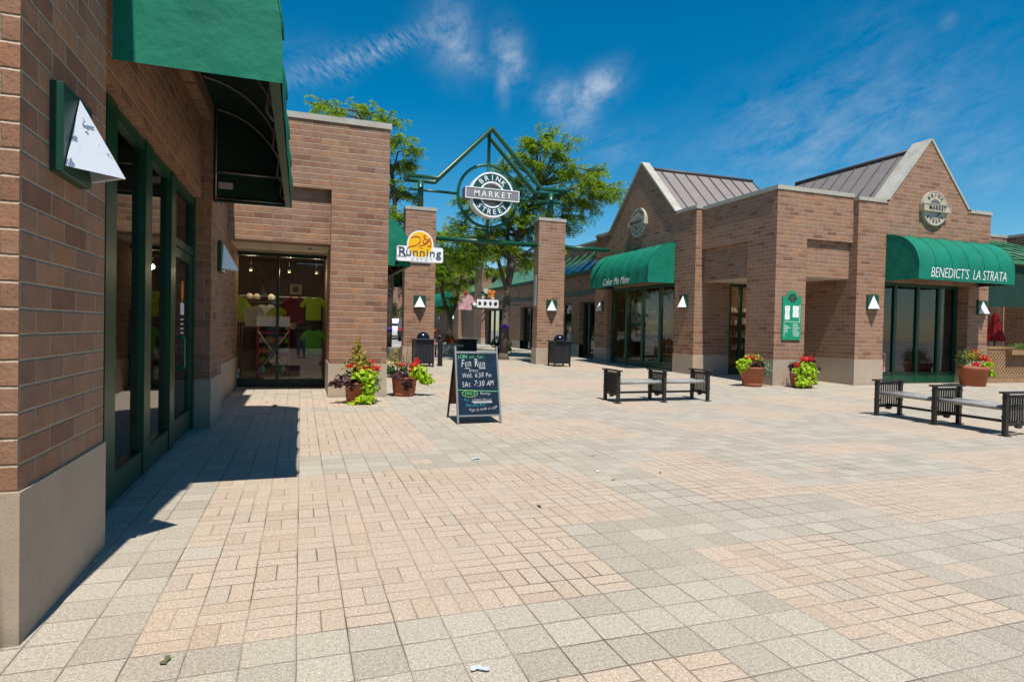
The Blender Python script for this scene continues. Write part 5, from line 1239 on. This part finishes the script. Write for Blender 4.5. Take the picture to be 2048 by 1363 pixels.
# ------------------------------------------------------------------ trees
def tree(label, base, trunk, r0, clumps, leafm, dens, seed, bark=BARK, lsz=.12, ribbon=None, group='honey locust trees'):
    rr = random.Random(seed); t = thing('tree', label, 'tree', base, group)
    tb_ = MB(); pts = [Vector(p) for p in trunk]; n = len(pts)
    tb_.tube(pts, [r0*(1-.55*i/(n-1)) for i in range(n)], 10)
    tb_.tube([pts[0]-Vector((0, 0, .05)), pts[0]+Vector((0, 0, .25))], [r0*1.45, r0*.98], 10)
    lf = MB(); V = lf.v; F = lf.f
    for c in clumps:
        cx, cy, cz, cr = c; cc = Vector((cx, cy, cz))
        # attach to a trunk point below the clump
        cand = sorted(pts[n//2:], key=lambda p: (p-cc).length+(3 if p.z > cz+.2 else 0)); a = cand[0]
        mid = a.lerp(cc, .5)+Vector((rr.uniform(-.2, .2), rr.uniform(-.2, .2), .15+.12*(cc-a).length))
        L_ = (cc-a).length; q = [a.lerp(mid, k/3).lerp(mid.lerp(cc, k/3), k/3) for k in range(4)]
        tb_.tube([a, a.lerp(mid, .5)+Vector((rr.uniform(-.06, .06),)*3), mid, mid.lerp(cc, .55), cc], [min(r0*.5, .03+.014*L_), .024+.010*L_, .018+.006*L_, .018, .010], 6, caps=False)
        cr *= 1.18; nt_ = max(7, int(15*cr/.5*dens**.5))
        for k in range(nt_):
            d = Vector((rr.gauss(0, 1), rr.gauss(0, 1), rr.gauss(0, .55))).normalized(); s = mid.lerp(cc, rr.uniform(.35, 1)); R = cr*rr.uniform(.55, 1.45)
            tip = cc+Vector((d.x*R*1.15, d.y*R*1.15, d.z*R*.95-.10*R)); m2 = s.lerp(tip, .55)+Vector((0, 0, .16*cr))
            tb_.tube([s, m2, tip], [.010, .007, .003], 3, caps=False)
            ns = int(11*dens)+3
            for j in range(ns):
                u = rr.uniform(.25, 1.05); p = s.lerp(m2, u*2) if u < .5 else m2.lerp(tip, (u-.5)*2)
                az = rr.uniform(0, 6.283); dr = Vector((math.cos(az), math.sin(az), rr.uniform(-1.1, .25))).normalized()
                ln = lsz*rr.uniform(1.1, 2.2); sd_ = dr.cross(Vector((0, 0, 1))).normalized()
                sd_ = (sd_+Vector((0, 0, rr.uniform(-.5, .5)))).normalized()
                nl = 4
                for q_ in range(nl):                        # leaflets along a compound leaf
                    o_ = p+dr*ln*(q_+.3)/nl+Vector((0, 0, -.03*q_*q_*lsz)); ww = lsz*.42; hh = ln/nl*.55
                    for sgn_ in (-1, 1):
                        i0 = len(V); e_ = sd_*sgn_*ww+dr*hh*.5+Vector((0, 0, rr.uniform(-.35, .1)*ww))
                        for w_ in (o_-dr*hh*.5, o_+e_*.7-dr*hh*.45, o_+e_, o_+dr*hh*.5): V.append((w_.x, w_.y, w_.z))
                        F.append([i0, i0+1, i0+2, i0+3]); lf.mi.append(0); lf.sm.append(False)
    tk = tb_.build('trunk', bark, t); lf.build('crown', leafm, t)
    if ribbon:
        b = MB(); b.T = Tr(ribbon[0], ribbon[1], 0); b.lathe([(r0*1.0, ribbon[2]-.07), (r0*1.06, ribbon[2]), (r0*1.0, ribbon[2]+.07)], 0, 0, 14); b.build('ribbon', PURPLE, t)
    return t
C1 = [(8.16,20.86,8.13,.51),(8.84,20.49,7.88,.62),(7.96,21.31,7.41,.56),(8.68,20.63,7.04,.69),(9.67,20.39,7.0,.55),(10.75,21.32,7.42,.35),(7.89,22.77,6.97,.59),(9.04,22.44,6.43,.83),(10.29,22.34,6.62,.76),(10.73,20.82,6.64,.53),(11.96,21.7,6.84,.36),(6.71,20.97,5.57,.5),(5.61,20.68,5.34,.42),(5.11,20.5,5.78,.24),(4.93,20.8,4.87,.38),(5.22,22.8,4.63,.53),(6.23,22.52,4.67,.76),(7.41,22.46,4.93,.87),(8.44,22.44,5.0,.82),(8.77,20.74,5.34,.66),(9.73,21.07,5.56,.42),(10.78,21.96,6.29,.44),(6.99,22.25,7.44,.38),(6.51,22.59,6.71,.31),(8.13,22.66,4.03,.6),(5.86,20.44,3.8,.5),(5.13,21.9,3.78,.55),(9.04,22.08,8.95,.27),(8.09,21.62,8.25,.41),(7.34,20.7,7.54,.36),(9.3,21.5,7.9,.35),(9.9,21.3,6.1,.5),(7.2,21.6,6.2,.5),(6.1,21.4,5.9,.3),(8.4,21.8,5.9,.6),(7.6,21.5,5.4,.6),(6.6,21.2,4.3,.6),(5.6,21.4,4.4,.6),(9.3,21.6,5.2,.5),(8.9,21.4,4.4,.5),(7.5,21.9,4.3,.5),(10.6,21.3,6.9,.5),(11.3,21.5,6.6,.4)]
tree('big tree with forked trunk and purple ribbon behind the gate sign', (7.2, 21.6, .17), [(7.17, 21.6, .15), (7.2, 21.6, 1.2), (7.24, 21.6, 2.2), (7.3, 21.6, 3.0), (7.5, 21.65, 3.9), (7.7, 21.7, 4.8), (8.1, 21.7, 5.8), (8.5, 21.6, 6.8)], .165, C1, LOCUST, 1.15, 21, lsz=.15, ribbon=(7.21, 21.6, 1.38))
C0 = [(.33,20.95,8.4,.26),(.84,20.18,7.99,.41),(2.08,21.87,8.71,.52),(2.76,21.73,8.5,.42),(3.11,21.1,7.59,.51),(3.55,20.6,7.3,.25),(3.15,21.82,6.92,.53),(3.4,21.14,6.89,.28),(3.2,21.76,6.04,.5),(3.7,21.7,5.91,.22),(2.98,21.02,5.1,.5),(3.4,20.83,4.94,.3),(3.04,21.2,4.53,.41),(2.16,21.4,7.66,.67),(1.25,21.6,7.07,.64),(2.4,21.6,6.3,.66)]
tree('tree rising behind the flat topped shop left of the gate', (2.86, 21.3, .16), [(2.86, 21.3, .15), (2.88, 21.3, 1.5), (2.92, 21.3, 3.0), (2.98, 21.3, 4.6), (3.0, 21.3, 5.6), (2.9, 21.4, 6.6), (2.6, 21.4, 7.6)], .12, C0, LOCUST, 1.1, 22, lsz=.145, bark=BARKD, ribbon=(2.87, 21.3, 1.2))
C2 = [(6.02,27.75,4.88,.69),(6.07,25.9,3.81,.56),(5.42,25.91,3.34,.43),(6.99,27.3,3.97,.6),(7.11,26.47,4.36,.58),(6.46,26.93,2.6,.27),(5.34,26.62,3.83,.49),(7.35,28.19,3.45,.38),(5.91,26.27,5.36,.66),(8.65,26.79,3.9,.5),(9.93,26.29,4.3,.5),(6.1,27,2.2,.2),(6.6,27.2,4.6,.7),(7.6,27,4.4,.6),(5.3,27,4.4,.6),(6.4,26.6,3.2,.5),(8.0,27.4,4.9,.6),(7.0,26.8,5.4,.6)]
tree('smaller tree with pale forked trunk beyond the left gate pillar', (6.4, 27, .24), [(6.4, 27, .22), (6.38, 27, 1.0), (6.35, 27, 1.75), (6.1, 27, 2.4), (5.95, 27, 3.1), (6.0, 27, 4.0)], .15, C2, LOCUST, 1.0, 23, lsz=.16)
tb_ = MB(); tb_.tube([(6.35, 27, 1.7), (6.6, 27, 2.3), (6.75, 27, 3.0), (6.9, 27, 3.9)], [.10, .09, .08, .05], 8); o_ = [o for o in bpy.data.objects if o.get('label', '').startswith('smaller tree')][0]; tb_.build('limb', BARK, o_)
tb_ = MB(); o_ = [o for o in bpy.data.objects if o.get('label', '').startswith('big tree')][0]
tb_.tube([(7.26, 21.6, 2.7), (7.0, 21.55, 3.4), (6.75, 21.5, 4.2), (6.5, 21.4, 5.0)], [.09, .08, .065, .04], 8); tb_.tube([(7.3, 21.6, 3.0), (7.35, 21.7, 3.8), (7.3, 21.8, 4.8), (7.4, 21.8, 5.8)], [.10, .085, .07, .04], 8); tb_.build('limb', BARK, o_)
def fartree(x, y, h, r, seed, label):
    rr = random.Random(seed); cl = []
    for k in range(16):
        a = rr.uniform(0, 6.28); q = rr.uniform(.2, 1)**.6*r; z = rr.uniform(.22, .95)*h
        q *= math.sqrt(max(.1, 1-((z/h-.5)/.55)**2)); cl.append((x+math.cos(a)*q, y+math.sin(a)*q, z+.33, r*.38))
    tree(label, (x, y, .33), [(x, y, .3), (x, y, h*.3), (x+.1, y, h*.5), (x, y, h*.8)], .22, cl, FARLEAF, 1.2, seed, bark=BARKD, lsz=.42, group='trees beyond the parking lot')
for k, (x, y, h, r) in enumerate(((9.2, 62, 9.5, 3.6), (13.8, 66, 10.5, 4), (4.5, 68, 10, 3.8), (-1.5, 66, 9, 3.4), (-9, 60, 8.5, 3.6), (-16, 45, 8.5, 3.6))):
    fartree(x, y, h, r, 40+k, ['leafy tree beyond the parked cars seen left of the gate', 'leafy tree directly behind the far end of the arcade', 'leafy tree further left beyond the parking lot', 'leafy tree hidden behind the flat topped shop', 'leafy tree left of the hidden one beyond the parking lot', 'leafy tree at the far left of the parking lot'][k])

# ------------------------------------------------------------------ parked cars
def car(x, y, ang, col, label, suv=False):
    z = gz(y); t = thing('parked_car', label, 'car', (x, y, z), 'cars in the parking lot'); T = Tr(x, y, z) @ Rz(ang)
    H_ = 1.72 if suv else 1.45; R = H_-.06
    side = [(-2.3, .35), (-2.32, .75), (-2.2, .95), (-1.95 if suv else -1.6, 1.0)] ; roof = [(-1.85, H_-.1), (-1.6, H_), (.35, H_), (.6, H_-.06)] if suv else [(-1.0, H_-.05), (-.6, H_), (.3, H_-.02), (.55, H_-.08)]
    prof = [(-2.3, .35), (-2.34, .70), (-2.25, .92)]+roof+[(1.35, 1.0), (2.15, .88), (2.3, .65), (2.28, .35)]
    b = MB(T); b.prism(prof, lambda u, v, q: (u, q*(1 if v < 1 else .86), v), -.88, .88, 0)
    b.build('body', col, t)
    b = MB(T)
    wl = [(-1.95, 1.02), (-1.68, H_-.12), (.35, H_-.12), (1.1, 1.02)] if suv else [(-1.5, 1.0), (-.95, H_-.13), (.3, H_-.13), (1.05, 1.0)]
    for s_ in (-1, 1): b.prism(wl, lambda u, v, q: (u, q, v), s_*.80, s_*.885)
    b.box(-2.24 if suv else -1.9, -2.1 if suv else -1.75, -.62, .62, 1.05, H_-.2)
    b.build('windows', mat('car_glass', (.02, .025, .03), .08), t)
    for wx in (-1.4, 1.4):
        for s_ in (-1, 1):
            b = MB(T @ Matrix.Translation((wx, s_*.82, .33)) @ Matrix.Rotation(math.pi/2, 4, 'X')); b.lathe([(.2, -.1), (.33, -.1), (.33, .1), (.2, .1)], 0, 0, 18)
            wh = b.build('wheel', BLACK, t)
            b = MB(T @ Matrix.Translation((wx, s_*.82, .33)) @ Matrix.Rotation(math.pi/2, 4, 'X')); b.lathe([(.2, -.105), (.2, .105)], 0, 0, 12); b.build('rim', CHROME, wh)
    for s_ in (-1, 1): b = MB(T); b.box(-2.36, -2.30, s_*.72-.12, s_*.72+.12, .72, .92); b.build('tail_light', REDM, t)
SILV = mat('silver_car_paint', (.55, .57, .60), .25, .5); DKCAR = mat('dark_car_paint', (.02, .022, .03), .2, .3); REDCAR = mat('red_car_paint', (.35, .02, .02), .25, .2)
car(7.7, 44.0, math.radians(75), DKCAR, 'dark estate car nearest in the parking lot left of the gate', True)
car(7.2, 49.5, math.radians(80), mat('white_car_paint', (.75, .76, .78), .25, .1), 'white car behind the dark one in the parking lot', False)
car(7.6, 54.5, math.radians(80), SILV, 'silver car farthest in the parking lot', True)
car(3.6, 47.5, math.radians(80), REDCAR, 'red car in the parking lot hidden behind the shop corner', False)

# ------------------------------------------------------------------ wall lamps on the left shop
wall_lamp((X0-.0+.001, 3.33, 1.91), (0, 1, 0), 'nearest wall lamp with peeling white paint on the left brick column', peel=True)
wall_lamp((X0+.001, 8.86, 1.95), (0, 1, 0), 'wall lamp on the second brick column beyond the green door')

# ------------------------------------------------------------------ litter and dry leaves
def scrap(x, y, s, m, name, label, seed, grp=None, zz=None):
    rr = random.Random(seed); z = gz(y)+.006; b = MB(Tr(x, y, z) @ Rz(rr.uniform(0, 3)))
    P = []; n = 7
    for i in range(2):
        P.append([b.pt((s*(k/(n-1)-.5), s*.38*(i-.5)*(1+.3*rr.uniform(-1, 1))+s*.06*math.sin(k*1.3), s*(.02+.07*abs(math.sin(k*1.7+i*.9))))) for k in range(n)])
    for k in range(n-1): b.idx([P[0][k], P[0][k+1], P[1][k+1], P[1][k]], 0, True)
    tag(b.build(name, m), label, name.replace('_', ' '), grp)
scrap(1.63, 5.70, .10, TIN, 'paper_scrap', 'white crumpled scrap in front of the sandwich sign', 1)
scrap(.648, 2.15, .07, TIN, 'candy_wrapper', 'bluish crumpled wrapper at the bottom centre of the paving', 2)
scrap(2.56, 4.93, .05, WHITE, 'paper_scrap', 'tiny white scrap on the grey pavers', 3)
DG = 'dry leaves fallen on the paving'
for k, (x, y, s, l) in enumerate(((1.64, 4.05, .05, 'dark dry leaf on the tan pavers in the middle'), (-.46, 2.55, .055, 'curled olive dry leaf on the grey pavers at lower left'), (-.36, 10.05, .16, 'torn brown leaf in the sun before the clothes shop window'), (3.1, 4.75, .04, 'orange brown dry leaf beside the tan strip'), (2.55, 4.62, .04, 'small dark dry leaf on the grey pavers'), (2.83, 5.56, .04, 'dark speck of a leaf on the far grey pavers'), (-.5, 10.5, .06, 'small dry leaf behind the torn brown one'))):
    scrap(x, y, s, LEAFD if k != 1 else mat('olive_leaf', (.12, .12, .05), .9), 'dry_leaf', l, 10+k, DG)

# ------------------------------------------------------------------ photographer seen in the shop glass
pr = thing('person', 'person in maroon top and pale trousers holding a camera at chest height', 'person', (.02, -.42, 0))
def skin_chain(name, mt, verts, edges, par, lvl=2):
    me = bpy.data.meshes.new(name); o0 = ORG[par.name]; me.from_pydata([(v[0]-o0.x, v[1]-o0.y, v[2]-o0.z) for v in verts], edges, [])
    o = bpy.data.objects.new(name, me); C.objects.link(o); o.parent = par; me.materials.append(mt)
    m = o.modifiers.new('skin', 'SKIN'); 
    for i, v in enumerate(verts): me.skin_vertices[0].data[i].radius = (v[3], v[4] if len(v) > 4 else v[3])
    me.skin_vertices[0].data[0].use_root = True
    s = o.modifiers.new('sub', 'SUBSURF'); s.levels = s.render_levels = lvl
    ev = o.evaluated_get(bpy.context.evaluated_depsgraph_get()); nm = bpy.data.meshes.new_from_object(ev); o.modifiers.clear(); o.data = nm
    nm.polygons.foreach_set('use_smooth', [True]*len(nm.polygons)); ORG[o.name] = o0; return o
SKIN = mat('skin', (.50, .28, .19), .5); JEAN = mat('pale_trousers', (.38, .42, .50), .85); HAIRM = mat('brown_hair', (.05, .03, .02), .7)
px_, py_ = .02, -.42
pv = lambda x, y, z, *r: (px_+x, py_+y, z, *r)
skin_chain('body', SKIN, [pv(0,0,.90,.13,.10), pv(0,0,1.08,.12,.09), pv(0,0,1.26,.15,.10), pv(0,.0,1.36,.08,.07), pv(0,.01,1.43,.048,.05), pv(0,.02,1.50,.072,.085), pv(0,.02,1.60,.070,.085),
    pv(-.17,0,1.31,.05), pv(-.24,.05,1.08,.042), pv(-.13,.26,1.16,.032), pv(-.07,.30,1.19,.026), pv(.17,0,1.31,.05), pv(.24,.05,1.08,.042), pv(.13,.26,1.16,.032), pv(.07,.30,1.19,.026),
    pv(-.09,0,.80,.085), pv(-.10,.01,.46,.058), pv(-.11,0,.08,.042), pv(-.11,.14,.03,.035), pv(.09,0,.80,.085), pv(.10,.01,.46,.058), pv(.11,0,.08,.042), pv(.11,.14,.03,.035)],
    [(0,1),(1,2),(2,3),(3,4),(4,5),(5,6),(2,7),(7,8),(8,9),(9,10),(2,11),(11,12),(12,13),(13,14),(0,15),(15,16),(16,17),(17,18),(0,19),(19,20),(20,21),(21,22)], pr)
skin_chain('jumper', MAROON, [pv(0,0,.93,.155,.125), pv(0,0,1.08,.145,.115), pv(0,0,1.26,.175,.125), pv(0,0,1.37,.09,.08), pv(-.18,0,1.31,.066), pv(-.25,.05,1.08,.056), pv(-.15,.24,1.15,.044), pv(.18,0,1.31,.066), pv(.25,.05,1.08,.056), pv(.15,.24,1.15,.044)],
    [(0,1),(1,2),(2,3),(2,4),(4,5),(5,6),(2,7),(7,8),(8,9)], pr)
skin_chain('trousers', JEAN, [pv(0,0,.92,.145,.115), pv(-.09,0,.80,.10), pv(-.10,.01,.46,.073), pv(-.11,0,.10,.060), pv(.09,0,.80,.10), pv(.10,.01,.46,.073), pv(.11,0,.10,.060)], [(0,1),(1,2),(2,3),(0,4),(4,5),(5,6)], pr)
skin_chain('hair', HAIRM, [pv(0,-.02,1.50,.07,.06), pv(0,-.01,1.60,.083,.09), pv(0,0,1.665,.05,.06)], [(0,1),(1,2)], pr)
for s_ in (-1, 1):
    for k in range(4):
        fx = s_*(.062-.004*k); zz = 1.205-.016*k
        skin_chain('finger', SKIN, [pv(s_*.068, .30, zz, .009), pv(s_*.064, .335, zz+.002, .0085), pv(s_*.045, .355, zz, .008), pv(s_*.028, .352, zz-.002, .007)], [(0,1),(1,2),(2,3)], pr, 1)
    skin_chain('thumb', SKIN, [pv(s_*.066, .29, 1.20, .010), pv(s_*.05, .285, 1.225, .009), pv(s_*.035, .29, 1.235, .008)], [(0,1),(1,2)], pr, 1)
pc_ = thing('camera_body', 'black camera held in both hands by the reflected person', 'camera', (.02, -.10, 1.17))
b = MB(Tr(.02, -.10, 1.17)); b.bevbox(-.045, .045, -.03, .03, -.03, .045, .006); b.build('housing', BLACK, pc_)
b = MB(Tr(.02, -.10, 1.17) @ Matrix.Rotation(-math.pi/2, 4, 'X')); b.lathe([(.025, .03), (.027, .055), (.02, .055)], 0, 0, 16); b.build('lens', BLACK, pc_)
